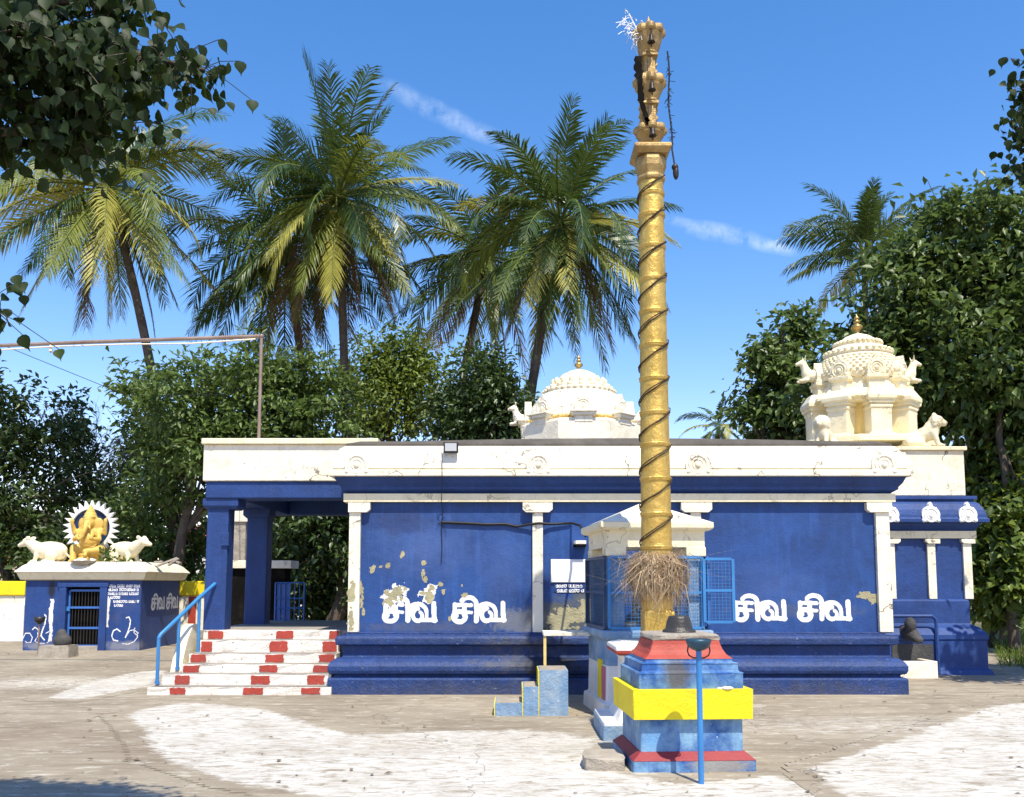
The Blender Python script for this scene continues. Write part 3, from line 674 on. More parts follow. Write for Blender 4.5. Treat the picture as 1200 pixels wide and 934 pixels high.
f = MB(); f.course([(.03, zw(622.4)), (.12, zw(616)), (.14, zw(612.3))], SX0, SX1, YS, SYB); f.build('coving', M['blue'], wing, bevel=.006)
f = MB(); f.course([(.13, zw(612.2, 16.2)), (.235, zw(612, 16.2)), (.24, zw(608, 16.2)), (.21, zw(606.5, 16.2)), (.205, zw(603, 16.2)), (.18, zw(597, 16.2)), (.12, zw(590, 16.25)), (.05, zw(586.5, 16.3)), (.05, zw(585.5, 16.3)), (.10, zw(585, 16.3)), (.10, zw(581, 16.3)), (.0, zw(580.8, 16.3))], SX0, SX1, YS, SYB)
f.build('cornice', M['blue'], wing, bevel=.006)
PRX = xat(1130.5, 550, 16.42)
f = MB(); f.box(SX0-.3, PRX, YS, SYB-.1, zw(581)+.002, zw(528)); f.build('parapet', M['white'], wing, bevel=.015)
f = MB(); f.box(SX0-.3, PRX+.04, YS-.05, SYB, zw(528)+.001, zw(523, 16.37)); f.build('coping', M['cream'], wing, bevel=.012)
for a in ((1087, 1096.5, 1082, 1099), (1129, 1139, 1124, 1140)): pilaster(wing, *a, 631.5, 637, 702, YS, .05)
pilaster(wing, 1041, 1049, 1038, 1053, 631.5, 637, 702, YS, .05)
for px in (1043, 1091, 1134.5):
    f = MB(); c = at(px, 612, 16.2); kudu(f, (c.x, 16.23, zw(611.5, 16.2)), .33, .34, 0, .05); f.build('arch_medallion', M['letter'], wing, bevel=.006)
f = MB(); kudu(f, (SX1+.21, YS+.35, zw(611.5, 16.2)), .33, .34, math.pi/2, .05); f.build('arch_medallion', M['letter'], wing, bevel=.006)
# raised band round the spout niche
f = MB(); bz = lambda px, py: (xat(px, py, 16.13), zw(py, 16.13))
f.tube([(bz(1040, 722)[0], 16.13, bz(1040, 722)[1]), (bz(1092, 722)[0], 16.13, bz(1092, 722)[1]), (bz(1096.5, 726)[0], 16.12, bz(1096.5, 726)[1]), (bz(1099, 790)[0], 16.09, bz(1099, 790)[1])], .034, 6, False)
f.build('band_moulding', M['blue'], wing)
f = MB(); f.box(xat(1046, 770, 16.13), xat(1094, 770, 16.13), 16.135, 16.2, .05, zw(755, 16.13)); f.build('niche_dark_panel', M['blackstone'], wing)  # flat black panel on the plinth gives the niche its dark, nothing hollowed
f = MB(); c = at(1066, 742, 16.05)
f.tube([(c.x, 16.3, c.z+.02), (c.x, 16., c.z+.0), (c.x+.02, 15.82, c.z-.08)], [.13, .13, .09], 10); f.ell((c.x-.03, 15.94, c.z+.15), (.10, .12, .14), 10, 8); f.ell((c.x+.03, 15.78, c.z-.10), (.09, .08, .07), 10, 8)
f.build('water_spout', M['blackstone'], wing, remesh=.018)
tr = thing('water_trough', 'small square white trough on the ground under the stone spout', 'trough', tuple(gnd(1078, 794)))
Yt = 15.5; x0, x1 = xat(1056, 790, Yt), xat(1099.5, 790, Yt); zt_ = zat(775, Yt)
f = MB(); f.box(x0-.12, x1, Yt, Yt+.09, -.01, zt_); f.box(x0-.12, x0-.03, Yt+.091, Yt+.6, -.01, zt_); f.box(x1-.09, x1, Yt+.091, Yt+.6, -.01, zt_); f.build('rim', M['white'], tr, bevel=.012)
f = MB(); f.box(x0-.029, x1-.091, Yt+.092, Yt+.6, -.01, .06); f.build('basin', M['cement'], tr)

# ------------------------------------------------------------------ domes
def finial(parent, c, s, ht, m=None):
    """turned pot finial of total height ht px"""
    k_ = ht*s/20.0
    f = MB(); f.lathe([(3.2*k_, 0), (3.4*k_, 1*k_), (2.0*k_, 2.2*k_), (2.4*k_, 3*k_), (2.0*k_, 4*k_), (4.6*k_, 6*k_), (5.2*k_, 7.6*k_), (4.4*k_, 9.2*k_), (2.0*k_, 10.2*k_), (1.9*k_, 11.2*k_), (2.8*k_, 12*k_), (2.9*k_, 13*k_), (1.5*k_, 14*k_), (1.5*k_, 14.6*k_), (2.3*k_, 15.6*k_), (2.3*k_, 16.6*k_), (1.1*k_, 18*k_), (.1*k_, 20*k_)], c, 16)
    return f.build('finial', m, parent)
mb_, kk, bb = newmat('aged_brass'); P_ = POS(kk)
kk.put(bb.inputs['Base Color'], kk.mix(kk.noise(P_, 8, 5), (.55, .38, .12), (.36, .23, .08))); bb.inputs['Metallic'].default_value = .75; bb.inputs['Roughness'].default_value = .38
M['brass'] = mb_
def seated_calf(f, c, s, ang):
    """small seated calf looking outwards, height ~ s"""
    X = Matrix.Translation(c) @ Matrix.Rotation(ang, 4, 'Z'); old = f.X; f.X = X
    f.ell((0, .05*s, .28*s), (.26*s, .48*s, .26*s)); f.ell((0, -.28*s, .40*s), (.21*s, .2*s, .3*s)); f.cap((0, -.32*s, .55*s), (0, -.40*s, .82*s), .17*s, .14*s)
    f.cap((0, -.40*s, .86*s), (0, -.66*s, .76*s), .13*s, .08*s)
    for q in (-1, 1):
        f.cap((q*.12*s, -.36*s, .95*s), (q*.2*s, -.34*s, 1.10*s), .05*s, .03*s); f.cap((q*.14*s, -.3*s, .1*s), (q*.14*s, -.58*s, .07*s), .09*s, .07*s); f.ell((q*.22*s, .3*s, .16*s), (.12*s, .24*s, .17*s))
    f.X = old

# right tower
YT = 17.95; TX = xat(1008.5, 500, YT); s = YT/FPX*1.005; Z = lambda y: zat(y, YT)
tw = thing('shrine_tower', 'cream two tiered shrine tower with textured dome and brass finial above the rear block', 'tower', (TX, YT, Z(524)))
f = MB(); f.lathe([(80*s, Z(527)), (80*s, Z(521)), (60*s, Z(520.5)), (60*s, Z(517.5)), (54*s, Z(517))], (TX, YT, 0), 8, False, rot=R(22.5)); f.build('base', M['cream'], tw, bevel=.015)
f = MB(); f.lathe([(44*s, Z(519)), (44*s, Z(479))], (TX, YT, 0), 8, False, rot=R(22.5)); f.build('niche_drum', M['yellow_niche'], tw)
f = MB(); f.lathe([(50*s, Z(480)), (57*s, Z(479)), (58*s, Z(476.5)), (64*s, Z(475.5)), (63*s, Z(472)), (56*s, Z(466)), (50*s, Z(463)), (49*s, Z(459)), (44*s, Z(458))], (TX, YT, 0), 8, False, rot=R(22.5))
f.lathe([(44*s, Z(459)), (42*s, Z(450)), (46*s, Z(449.5)), (46*s, Z(447))], (TX, YT, 0), 24, False)
f.build('cornice', M['cream'], tw, bevel=.01)
for i in range(8):
    a_ = R(45*i); f = MB(); f.X = Matrix.Translation((TX, YT, 0)) @ Matrix.Rotation(a_, 4, 'Z'); r = -52*s; hw = 11.5*s
    f.course([(.06, Z(522)), (.06, Z(517.5)), (.02, Z(517)), (0, Z(516)), (0, Z(489)), (.02, Z(488.6)), (.02, Z(486)), (-.0, Z(485.6)), (0, Z(484)), (.045, Z(483.4)), (.045, Z(480)), (.08, Z(479.4)), (.085, Z(475)), (.04, Z(471)), (-.02, Z(465))], -hw, hw, r-9*s, r+12*s)
    hw2 = 9*s; f.course([(0, Z(467)), (0, Z(455)), (.05, Z(454)), (.055, Z(450.5)), (.0, Z(450))], -hw2, hw2, r-0*s, r+14*s)
    if i % 2: f.course([(.0, Z(472)), (0, Z(462))], -hw*.5, hw*.5, r-9*s, r)
    f.build('niche_bay', M['cream'], tw, bevel=.01)
f = MB(); f.lathe([(46*s, Z(449)), (47.5*s, Z(446)), (47*s, Z(441)), (45.5*s, Z(435)), (42*s, Z(428)), (38*s, Z(421.5)), (36*s, Z(420)), (38.5*s, Z(419)), (38.5*s, Z(417.2)), (36*s, Z(416.5)), (33.5*s, Z(412.5)), (30*s, Z(409.5)), (25.5*s, Z(408.5)), (26.5*s, Z(407.4)), (25.8*s, Z(405.2)), (23.2*s, Z(404.5)), (20.5*s, Z(400)), (15*s, Z(395.8)), (8*s, Z(393)), (3.5*s, Z(391.5))], (TX, YT, 0), 48)
dome = f.build('dome', M['cream'], tw)
f = MB()
for row in range(7):                     # rows of scalloped scales on the bell of the dome
    y = 444-row*3.4; r_ = np.interp(y, [421, 428, 435, 441, 446], [37.8, 41.8, 45.2, 47.3, 47.8])*s
    for i in range(40):
        a_ = 2*math.pi*(i+.5*(row % 2))/40; f.ell((TX+r_*math.cos(a_), YT+r_*math.sin(a_), Z(y)), (.045, .045, .03), 6, 4)
f.build('scale_pattern', M['cream'], dome); f = MB()
for i in range(30):
    a_ = 2*math.pi*i/30; f.ell((TX+37.5*s*math.cos(a_), YT+37.5*s*math.sin(a_), Z(415.3)), (.05, .05, .04), 6, 4); f.ell((TX+26*s*math.cos(a_), YT+26*s*math.sin(a_), Z(404.5)), (.05, .05, .05), 6, 4)
f.build('bead_ring', M['cream'], dome)
for i in range(8):
    a_ = R(45*i); f = MB(); f.X = Matrix.Translation((TX, YT, 0)) @ Matrix.Rotation(a_, 4, 'Z')
    kudu(f, (0, -47*s, Z(450)), 21*s, 23*s, 0, .10); f.build('arch_medallion', M['cream'], tw)
for i in (1, 3, 5):
    a_ = R(45*i)+R(45); f = MB(); c = Vector((TX+54*s*math.sin(a_), YT-54*s*math.cos(a_), Z(449)))
    if i % 2: seated_calf(f, c, .50, a_)
    f.build('calf_figure', M['cream'], tw, remesh=.02)
finial(tw, (TX, YT, Z(393)), s, 26, M['brass'])

# left dome on the hall roof
YD = 18.85; DX = xat(678.5, 480, YD); s2 = YD/FPX*1.005; Z = lambda y: zat(y, YD)
dm = thing('shrine_dome', 'low white shrine dome with a turned finial on the hall roof behind the flagpole', 'dome', (DX, YD, Z(520)))
f = MB(); f.lathe([(74*s2, zf1+.05), (74*s2, Z(504)), (70*s2, Z(503)), (70*s2, Z(501)), (60*s2, Z(500.5))], (DX, YD, 0), 8, False, rot=R(22.5)); f.build('base', M['white'], dm, bevel=.01)
f = MB(); f.lathe([(60*s2, Z(501)), (60*s2, Z(498)), (62*s2, Z(497.6)), (62*s2, Z(496))], (DX, YD, 0), 40, False)
for i in range(44): a_ = 2*math.pi*i/44; f.ell((DX+61*s2*math.cos(a_), YD+61*s2*math.sin(a_), Z(497)), (.055, .055, .04), 6, 4)
f.build('bead_band', M['yellow_niche'], dm)
f = MB(); f.lathe([(62*s2, Z(496.2)), (62*s2, Z(494)), (60.5*s2, Z(489)), (57*s2, Z(481)), (52*s2, Z(473)), (46*s2, Z(466)), (41.5*s2, Z(463)), (42.5*s2, Z(462)), (42.3*s2, Z(460)), (40*s2, Z(459.4)), (36*s2, Z(455.5)), (32.5*s2, Z(453.5)), (31*s2, Z(453)), (31*s2, Z(451)), (27.8*s2, Z(450.5)), (25.5*s2, Z(446)), (20*s2, Z(440)), (12*s2, Z(436)), (5*s2, Z(434)), (3*s2, Z(433))], (DX, YD, 0), 48)
d2 = f.build('dome', M['white'], dm)
f = MB()
for i in range(36):
    a_ = 2*math.pi*i/36; f.ell((DX+42.5*s2*math.cos(a_), YD+42.5*s2*math.sin(a_), Z(461)), (.04, .04, .03), 6, 4)
    if i % 2: f.ell((DX+31*s2*math.cos(a_), YD+31*s2*math.sin(a_), Z(450)), (.055, .055, .09), 6, 4); f.ell((DX+37*s2*math.cos(a_), YD+37*s2*math.sin(a_), Z(456.5)), (.07, .07, .05), 6, 4)
f.build('bead_band', M['cream'], d2)
for i in range(8):
    a_ = R(45*i); f = MB(); f.X = Matrix.Translation((DX, YD, 0)) @ Matrix.Rotation(a_, 4, 'Z')
    f.course([(0, Z(506)), (0, Z(500)), (.05, Z(499)), (.055, Z(496)), (.09, Z(495.5)), (.09, Z(494)), (0, Z(493.5))], -10*s2, 10*s2, -69*s2, -55*s2)
    kudu(f, (0, -59*s2, Z(494)), 20*s2, 22*s2, 0, .09); f.build('arch_medallion', M['white'], dm, bevel=.006)
for i in (0, 1, 2, 3):
    a_ = R(90*i)+R(90); f = MB(); seated_calf(f, Vector((DX+66*s2*math.sin(a_), YD-66*s2*math.cos(a_), Z(499))), .46, a_) if i % 2 == 0 else seated_calf(f, Vector((DX+66*s2*math.sin(a_+.8), YD-66*s2*math.cos(a_+.8)+.6, Z(499))), .3, a_)
    f.build('calf_figure', M['white'], dm, remesh=.02)
finial(dm, (DX, YD, Z(435)), s2, 20, M['brass'])
f = MB(); c = at(628, 511, 14.75); f.box(c.x-.06, c.x+.06, 14.75, 14.85, zf1+.1, zf1+.2); tag(f.build('roof_box', M['iron'], bevel=.01), 'tiny dark box on the hall roof left of the white dome', 'box')

# lions on the wing roof
def lion(c, ang, ht, label, group='stucco lions on the rear block roof'):
    f = MB(); f.X = Matrix.Translation(c) @ Matrix.Rotation(ang, 4, 'Z') @ Matrix.Scale(ht, 4); 
    f.cap((0, .42, .26), (0, -.12, .50), .26, .24); f.ell((0, .40, .24), (.30, .30, .25)); f.ell((0, -.15, .55), (.25, .24, .32)); f.ell((0, -.27, .80), (.25, .20, .24)); f.ell((0, -.36, .84), (.16, .16, .17))
    f.cap((0, -.44, .80), (0, -.55, .76), .10, .08); f.ell((0, -.52, .68), (.07, .06, .04))
    for q in (-1, 1):
        f.cap((q*.15, -.24, .46), (q*.15, -.34, .06), .09, .075); f.ell((q*.15, -.42, .05), (.08, .12, .055)); f.ell((q*.25, .28, .16), (.13, .28, .17)); f.ell((q*.24, -.02, .05), (.08, .15, .055)); f.ell((q*.17, -.28, .99), (.06, .05, .07)); f.ell((q*.09, -.5, .88), (.03, .03, .03))
    for i in range(14):
        a_ = 2*math.pi*i/14; f.ell((.24*math.cos(a_), -.25, .80+.24*math.sin(a_)), .075, 6, 5)
    f.tube([(0, .66, .15), (.05, .85, .10), (.15, .92, .05)], [.05, .04, .05], 6)
    o = f.build('lion_statue', M['cream'], remesh=.022); return tag(o, label, 'statue', group)
zr = zw(523, 16.37)
lion((xat(966, 505, 16.62), 16.62, zr), R(-38), .56, 'cream stucco lion facing forward at the left foot of the shrine tower')
lion((xat(1085, 505, 16.62), 16.62, zr), R(62), .60, 'cream stucco lion turned to the right at the outer corner of the roof')
lion((xat(929, 510, 18.25), 18.25, zf1+.05), R(-60), .66, 'small cream stucco lion half hidden by the roof edge left of the shrine tower')
# ------------------------------------------------------------------ small pavilion behind the flagpole (local frame, turned a little)
PVY = 10.87; px0 = at(703, 625, PVY+.15); PVR = R(5.5)
pav = thing('small_pavilion', 'small cream roofed pavilion with blue mesh cage, right behind the flagpole', 'pavilion', (px0.x+.63, PVY+.75, 0), PVR)
# local: x -.62...62 , y -.62...62
hw = .635
zz = lambda y, Y=11.0: zat(y, Y)
M['pav_white'] = paint('limewashed_pedestal', (.80, .78, .74), (.66, .64, .60), grime=.3, gcol=(.3, .27, .22), bump=.5, chips=.4, chipcol=(.4, .36, .3))
M['worn_blue'] = paint('worn_blue_paint', (.11, .23, .40), (.34, .42, .48), grime=.6, gcol=(.06, .08, .12), streak=.6, bump=.5, chips=.8, chipcol=(.42, .45, .48), sc=3)
M['pink'] = paint('faded_pink_paint', (.48, .14, .19), (.40, .12, .16), grime=.3, gcol=(.3, .2, .2), streak=.4)
f = MB(); f.course([(.06, 0), (.05, .18), (.0, .19), (-.01, zz(780))], -hw, hw, -hw, hw)
f.build('base', M['pav_white'], pav, bevel=.02, world=False)
f = MB(); f.box(-hw-.012, -hw+.02, -hw+.10, -hw+.28, .2, zz(782)); f.cur = 1; f.box(-hw-.012, -hw+.02, -hw+.30, -hw+.52, .2, zz(775))
f.build('painted_stripe', [M['pink'], M['yellow']], pav, world=False)
f = MB(); f.course([(-.01, zz(779.8)), (-.01, zz(752)), (.05, zz(747)), (.05, zz(739)), (.0, zz(738))], -hw, hw, -hw, hw); f.build('platform', M['worn_blue'], pav, bevel=.02, world=False)
zc0, zc1 = zz(738), zz(653)
for sx in (-1, 1):
    for sy in (-1, 1):
        f = MB(); f.box(sx*.5-.10, sx*.5+.10, sy*.5-.10, sy*.5+.10, zc0-.01, zz(641)); q = f.build('pillar', M['worn_blue'], pav, bevel=.012, world=False)
        f = MB(); f.box(sx*.5-.125, sx*.5+.125, sy*.5-.125, sy*.5+.125, zz(652), zz(641)+.001); f.build('capital', M['cream'], q, bevel=.012, world=False)
f = MB(); f.course([(-.02, zz(641)), (-.02, zz(622)), (.03, zz(621.5)), (.07, zz(619)), (.07, zz(612)), (.0, zz(611))], -hw, hw, -hw, hw); f.build('entablature', M['cream'], pav, bevel=.012, world=False)
f = MB(); f.loft([[(-hw-.05, -hw-.05, zz(611.5)), (hw+.05, -hw-.05, zz(611.5)), (hw+.05, hw+.05, zz(611.5)), (-hw-.05, hw+.05, zz(611.5))], [(-.06, -.06, zat(590.5, 11.6)), (.06, -.06, zat(590.5, 11.6)), (.06, .06, zat(590.5, 11.6)), (-.06, .06, zat(590.5, 11.6))]])
f.build('roof', M['white'], pav, bevel=.02, world=False)
def mesh_screen(name, x0, x1, z0, z1, parent, loc, ang, m, step=.042, mid=True, wire=.0019):
    fr = bpy.data.objects.new(name, None)
    f = MB(); 
    for x in (x0, x1): f.box(x-.018, x+.018, -.018, .018, z0, z1)
    for z in [z0, z1]+([(z0+z1)/2] if mid else []): f.box(x0+.019, x1-.019, -.015, .015, z-.016, z+.016)
    o = f.build(name, m, None); o.parent = parent; o.location = loc; o.rotation_euler = (0, 0, ang)
    f = MB()
    n = int((x1-x0)/step)
    for i in range(1, n): x = x0+(x1-x0)*i/n; f.box(x-wire, x+wire, -.002, .002, z0, z1)
    n = int((z1-z0)/step)
    for i in range(1, n): z = z0+(z1-z0)*i/n; f.box(x0, x1, -.0045, -.0022, z-wire, z+wire)
    w_ = f.build('wire_mesh', m, None); w_.parent = o
    bpy.data.objects.remove(fr)
    return o
M['deepblue_metal'] = paint('dark_blue_metal', (.018, .05, .12), (.012, .03, .08), grime=.3, rough=.4, bump=.05)
mesh_screen('mesh_screen', -.60, -.10, zc0+.02, zc1, pav, (0, -.64, 0), 0, M['skyblue'])
mesh_screen('mesh_screen', -.10, .56, zc0+.02, zc1, pav, (0, -.645, 0), 0, M['skyblue'])
mesh_screen('mesh_screen', -.62, .62, zc0+.02, zc1, pav, (-.645, 0, 0), R(90), M['deepblue_metal'])
mesh_screen('mesh_screen', -.62, .62, zc0+.02, zc1, pav, (.645, 0, 0), R(90), M['gateblue'])
mesh_screen('mesh_screen', -.62, .62, zc0+.02, zc1, pav, (0, .645, 0), 0, M['deepblue_metal'])
mesh_screen('mesh_gate', .0, .355, zz(729), zz(655), pav, (.575, -.675, 0), R(-5), M['skyblue'])
f = MB(); f.X = Matrix.Translation((0.02, .02, zc0)) @ Matrix.Rotation(R(180), 4, 'Z') @ Matrix.Scale(.85, 4)
f.box(-.42, .42, -.46, .46, 0, .08); f.ell((0, .05, .30), (.22, .42, .22)); f.ell((0, -.2, .46), (.15, .18, .18)); f.cap((0, -.28, .48), (0, -.38, .70), .14, .12); f.cap((0, -.40, .72), (0, -.58, .64), .12, .08)
for q in (-1, 1): f.cap((q*.10, -.36, .8), (q*.16, -.34, .94), .04, .02); f.ell((q*.17, -.25, .13), (.08, .2, .08)); f.ell((q*.2, .28, .16), (.12, .22, .14)); f.ell((q*.18, -.32, .72), (.09, .04, .05))
f.X = wmat(pav) @ f.X if False else f.X
nandi = f.build('bull_statue', M['bull'], None, remesh=.02, world=False)
nandi.location = pav.location; nandi.rotation_euler = (0, 0, PVR)
tag(nandi, 'dark stone bull resting inside the blue mesh cage of the pavilion', 'statue')
# little stair on the left of the pavilion
Ys = gnd(630, 839).y
ls = thing('small_stairs', 'three little worn blue steps with yellow edges climbing to the caged pavilion', 'stairs', tuple(gnd(630, 839)))
for a, c, yt in ((580, 616, 824), (613, 636, 805), (632, 666, 785.5)):
    x0, x1 = xat(a, 835, Ys), xat(c, 835, Ys); z1 = zat(yt, Ys)
    x1 = {580: xat(613, 835, Ys)-.0125, 613: xat(632, 835, Ys)-.0125}.get(a, x1)
    f = MB(); f.box(x0, x1, Ys, Ys+.62, -.01, z1); f.cur = 1; f.box(x0-.012, x0-.0005, Ys+.002, Ys+.618, .0, z1-.004); f.cur = 2; f.box(x0+.015, x1-.015, Ys+.015, Ys+.60, z1, z1+.004)
    f.build('step', [M['worn_blue'], M['yellow'], M['cement']], ls, bevel=.012)
tb = thing('slab_shelf', 'thin white stone slab on a yellow post beside the caged pavilion', 'shelf', tuple(gnd(640, 830)))
Yt = 11.85; a, c = at(637, 744.5, Yt), at(692, 741, Yt)
f = MB(); f.box(a.x-.0, c.x, Yt, Yt+.55, a.z-.01, c.z); f.build('slab', M['white'], tb, bevel=.006)
f = MB(); f.box(a.x+.0, a.x+.036, Yt+.02, Yt+.056, 0, a.z-.011); f.build('post', M['yellow_niche'], tb)

# ------------------------------------------------------------------ flagpole
FY = 9.88; FX = xat(770.5, 720, FY)
M['gold'] = mg = newmat('gilded_brass')[0]
k = NT(mg.node_tree); b = next(n for n in k.n if n.type == 'BSDF_PRINCIPLED'); P = POS(k)
c_ = k.mix(k.remap(k.noise(P, 5, 6, .65), .35, .7), (.66, .44, .105), (.50, .31, .06))
c_ = k.mix(k.math('MULTIPLY', k.remap(k.noise(k.scale(P, (1, 1, .15)), 20, 5, .7), .52, .72), .4), c_, (.80, .60, .24))
c_ = k.mix(k.math('MULTIPLY', k.remap(k.noise(P, 3, 7, .7), .56, .72), .5), c_, (.22, .13, .04))
k.put(b.inputs['Base Color'], c_); b.inputs['Metallic'].default_value = .62; k.put(b.inputs['Roughness'], k.remap(k.noise(P, 9, 5), .3, .7, .36, .58))
bp = k.node('ShaderNodeBump', {'Strength': .6, 'Distance': .012, 'Height': k.math('ADD', k.noise(P, 30, 4), k.math('MULTIPLY', k.noise(P, 9, 4), 2.5))}); k.l.new(bp.outputs[0], b.inputs['Normal'])
M['gold_dull'] = paint('dull_gilded_copper', (.46, .32, .12), (.29, .19, .07), grime=.6, gcol=(.10, .06, .03), streak=.3, rough=.45, metal=.35, bump=.35, gsc=2)
pole = thing('flagpole', 'tall golden temple flagpole with banded shaft and three tiered lotus top', 'flagpole', (FX, FY, 0))
zf = lambda y: zat(y, FY)
# stepped foot, mostly behind the pedestal
f = MB(); f.course([(0, -.01), (0, .155)], FX-.66, FX+.6, FY-.55, FY+.55); f.cur = 1; f.course([(.0, .156), (0, .185)], FX-.65, FX+.59, FY-.54, FY+.54)
f.build('foot_slab', [M['worn_blue'], M['pav_white']], pole, bevel=.012)
f = MB(); f.course([(.10, .186), (.02, .36), (0, .40), (0, .80), (.08, .86)], FX-.40, FX+.40, FY-.36, FY+.36); f.build('foot', M['pav_white'], pole, bevel=.02)
f = MB(); f.course([(.12, .861), (.15, .875), (.15, .91)], FX-.36, FX+.36, FY-.30, FY+.30); f.cur = 1; f.course([(.15, .911), (.15, .95), (.02, .985)], FX-.36, FX+.36, FY-.30, FY+.30); f.build('foot_cap', [M['red'], M['pav_white']], pole, bevel=.012)
z0 = .98
f = MB(); f.course([(.0, z0), (.0, zf(716)), (-.03, zf(714))], FX-.165, FX+.165, FY-.165, FY+.165); f.build('square_base', M['gold'], pole, bevel=.02)
lean = -.018
def ctr(z): return FX+(z-1.3)*lean*.0, FY
r0, r1 = .172, .140
def rad(z): t = (z-1.3)/(zf(215)-1.3); return r0+(r1-r0)*t
f = MB(); prof = []
ybands = [641, 602, 561, 521, 484, 444, 405, 366, 328, 290, 253, 228]
zs_ = [zf(716)]+[zf(y) for y in ybands]+[zf(214)]
prof.append((rad(zs_[0]), zs_[0]))
for z in zs_[1:-1]:
    r = rad(z)
    prof += [(r, z-.075), (r-.001, z-.04), (r-.001, z-.035), (r+.012, z-.028), (r+.004, z-.016), (r+.013, z-.006), (r+.013, z+.008), (r, z+.014), (r+.004, z+.02), (r-.001, z+.03), (r-.001, z+.035), (r, z+.07)]
prof.append((rad(zs_[-1]), zs_[-1]))
f.lathe(prof, (FX, FY, 0), 32); f.build('shaft', M['gold'], pole)
G = M['gold_dull']
f = MB(); f.lathe([(rad(6)-.0, zf(216)), (.165, zf(214)), (.172, zf(211)), (.15, zf(208)), (.155, zf(206)), (.18, zf(199)), (.185, zf(192)), (.172, zf(187)), (.15, zf(186.5))], (FX, FY, 0), 8, False, rot=R(22.5)); 
f.build('capital', G, pole, bevel=.006)
def lobed(c, r, n=8, d=.18, z0=0, z1=1, m=48):
    return [[(c[0]+r*s_*(1-d*(1-abs(math.cos(n/2*2*math.pi*i/m/1)))) * math.cos(2*math.pi*i/m), c[1]+r*s_*(1-d*(1-abs(math.cos(n/2*2*math.pi*i/m)))) * math.sin(2*math.pi*i/m), z) for i in range(m)] for s_, z in ((.9, z0), (1.0, z0+.25*(z1-z0)), (1.0, z1-.25*(z1-z0)), (.9, z1))]
f = MB(); f.course([(0, zf(186.4)), (.03, zf(183)), (.045, zf(181)), (.045, zf(177)), (.02, zf(175.5))], FX-.165, FX+.165, FY-.165, FY+.2); f.build('abacus', G, pole, bevel=.008)
def tier(ya, yb, ymid, ycap0, ycap1, rr):
    """one tier: pier, cusped body, lobed cap, with arms reaching back"""
    f = MB(); zb0_, zm_, zc_ = zf(yb), zf(ymid), zf(ycap0)
    if ya > yb:
        f.course([(.02, zf(ya)), (.02, zf(ya)+.03), (0, zf(ya)+.035), (0, zb0_-.04), (.03, zb0_-.035), (.03, zb0_-.004)], FX-.062, FX+.062, FY-.062, FY+.05)
        f.box(FX-.03, FX+.03, FY-.075, FY-.05, zf(ya)+.05, zb0_-.05)
    # bell shaped body flaring up to the lobed cap
    f.lathe([(.085, zb0_), (.10, zb0_+.012), (.098, zb0_+.03), (.108, (zb0_+zm_)/2), (.13, zm_), (.16, zc_-.02), (.165, zc_)], (FX, FY, 0), 16, False, rot=R(11.25))
    # cusped planks running back
    n = max(2, int((zc_-zf(ya))/.085))
    f.box(FX-.06, FX+.06, FY+.06, FY+.22, zf(ya), zc_)
    for i in range(n):
        z = zf(ya)+(zc_-zf(ya))*(i+.5)/n
        for sx in (-1, 1): f.prism([(FX+sx*.065, z-.044), (FX+sx*.065+.04, z), (FX+sx*.065, z+.044), (FX+sx*.065-.04, z)], FY+.04, FY+.22)
    o = f.build('tier', G, pole, bevel=.006)
    f = MB(); f.loft(lobed((FX, FY), .198, 8, .22, zf(ycap0), zf(ycap1)), True); f.lathe([(.06, zf(ycap1)-.004), (.055, zf(ycap1)+.02), (.0, zf(ycap1)+.03)], (FX, FY, 0), 12); f.build('lobed_cap', G, o, bevel=.005)
    f = MB(); zb_ = (zf(ymid)+zf(yb))/2+.01; yb_ = FY-.175
    f.tube([(FX, yb_, zf(ycap0)), (FX, yb_, zb_+.10)], .006, 5); f.lathe([(.006, .10), (.022, .09), (.026, .05), (.032, .018), (.046, 0), (.0, .004)], (FX, yb_, zb_), 12); f.tube([(FX, yb_, zb_), (FX, yb_, zb_-.05)], .009, 5); f.build('bell', M['iron'], o)
tier(175.4, 174, 164, 158, 150, .175)
tier(150, 122, 111, 103, 93, .172)
tier(93, 66, 56, 44, 35, .170)
f = MB(); f.lathe([(.09, zf(35)), (.085, zf(33.5)), (.05, zf(33)), (.06, zf(31)), (.055, zf(29.5)), (.02, zf(24)), (.002, zf(19))], (FX, FY, 0), 14); f.build('finial', G, pole)
# rope wound round the shaft
f = MB(); pts = []; pts2 = []
zlo, zhi = zf(655), zf(200)
turns = (655-200)/40.0
for i in range(int(turns*26)):
    t = i/(turns*26-1); z = zlo+(zhi-zlo)*t; a_ = R(-30)+2*math.pi*turns*t+.06*math.sin(i*.7)
    r = rad(z)+.013; pts.append((FX+r*math.cos(a_), FY+r*math.sin(a_), z+.05*math.cos(a_)+.006*math.sin(i*1.3))); pts2.append((FX+(r+.004)*math.cos(a_+.1), FY+(r+.004)*math.sin(a_+.1), z+.05*math.cos(a_)+.026+.012*math.sin(i*.37)))
f.tube(pts, .0075, 6); f.tube(pts2, .0065, 6)
M['rope'] = paint('dark_twisted_rope', (.035, .022, .014), (.07, .05, .03), rough=.9, bump=.2)
tag(f.build('wound_rope', M['rope']), 'dark double rope wound in a spiral up the golden flagpole', 'rope')
f = MB(); rnd = random.Random(5); a, c = at(782, 60, FY-.05), at(787, 175, FY-.05)
pts = [tuple(a.lerp(c, t)+Vector((.03*math.sin(t*9)*.4, 0, 0))) for t in np.linspace(0, 1, 24)]+[tuple(at(790, 190, FY-.05)), tuple(at(792, 198, FY-.05))]
f.tube(pts, .010, 5)
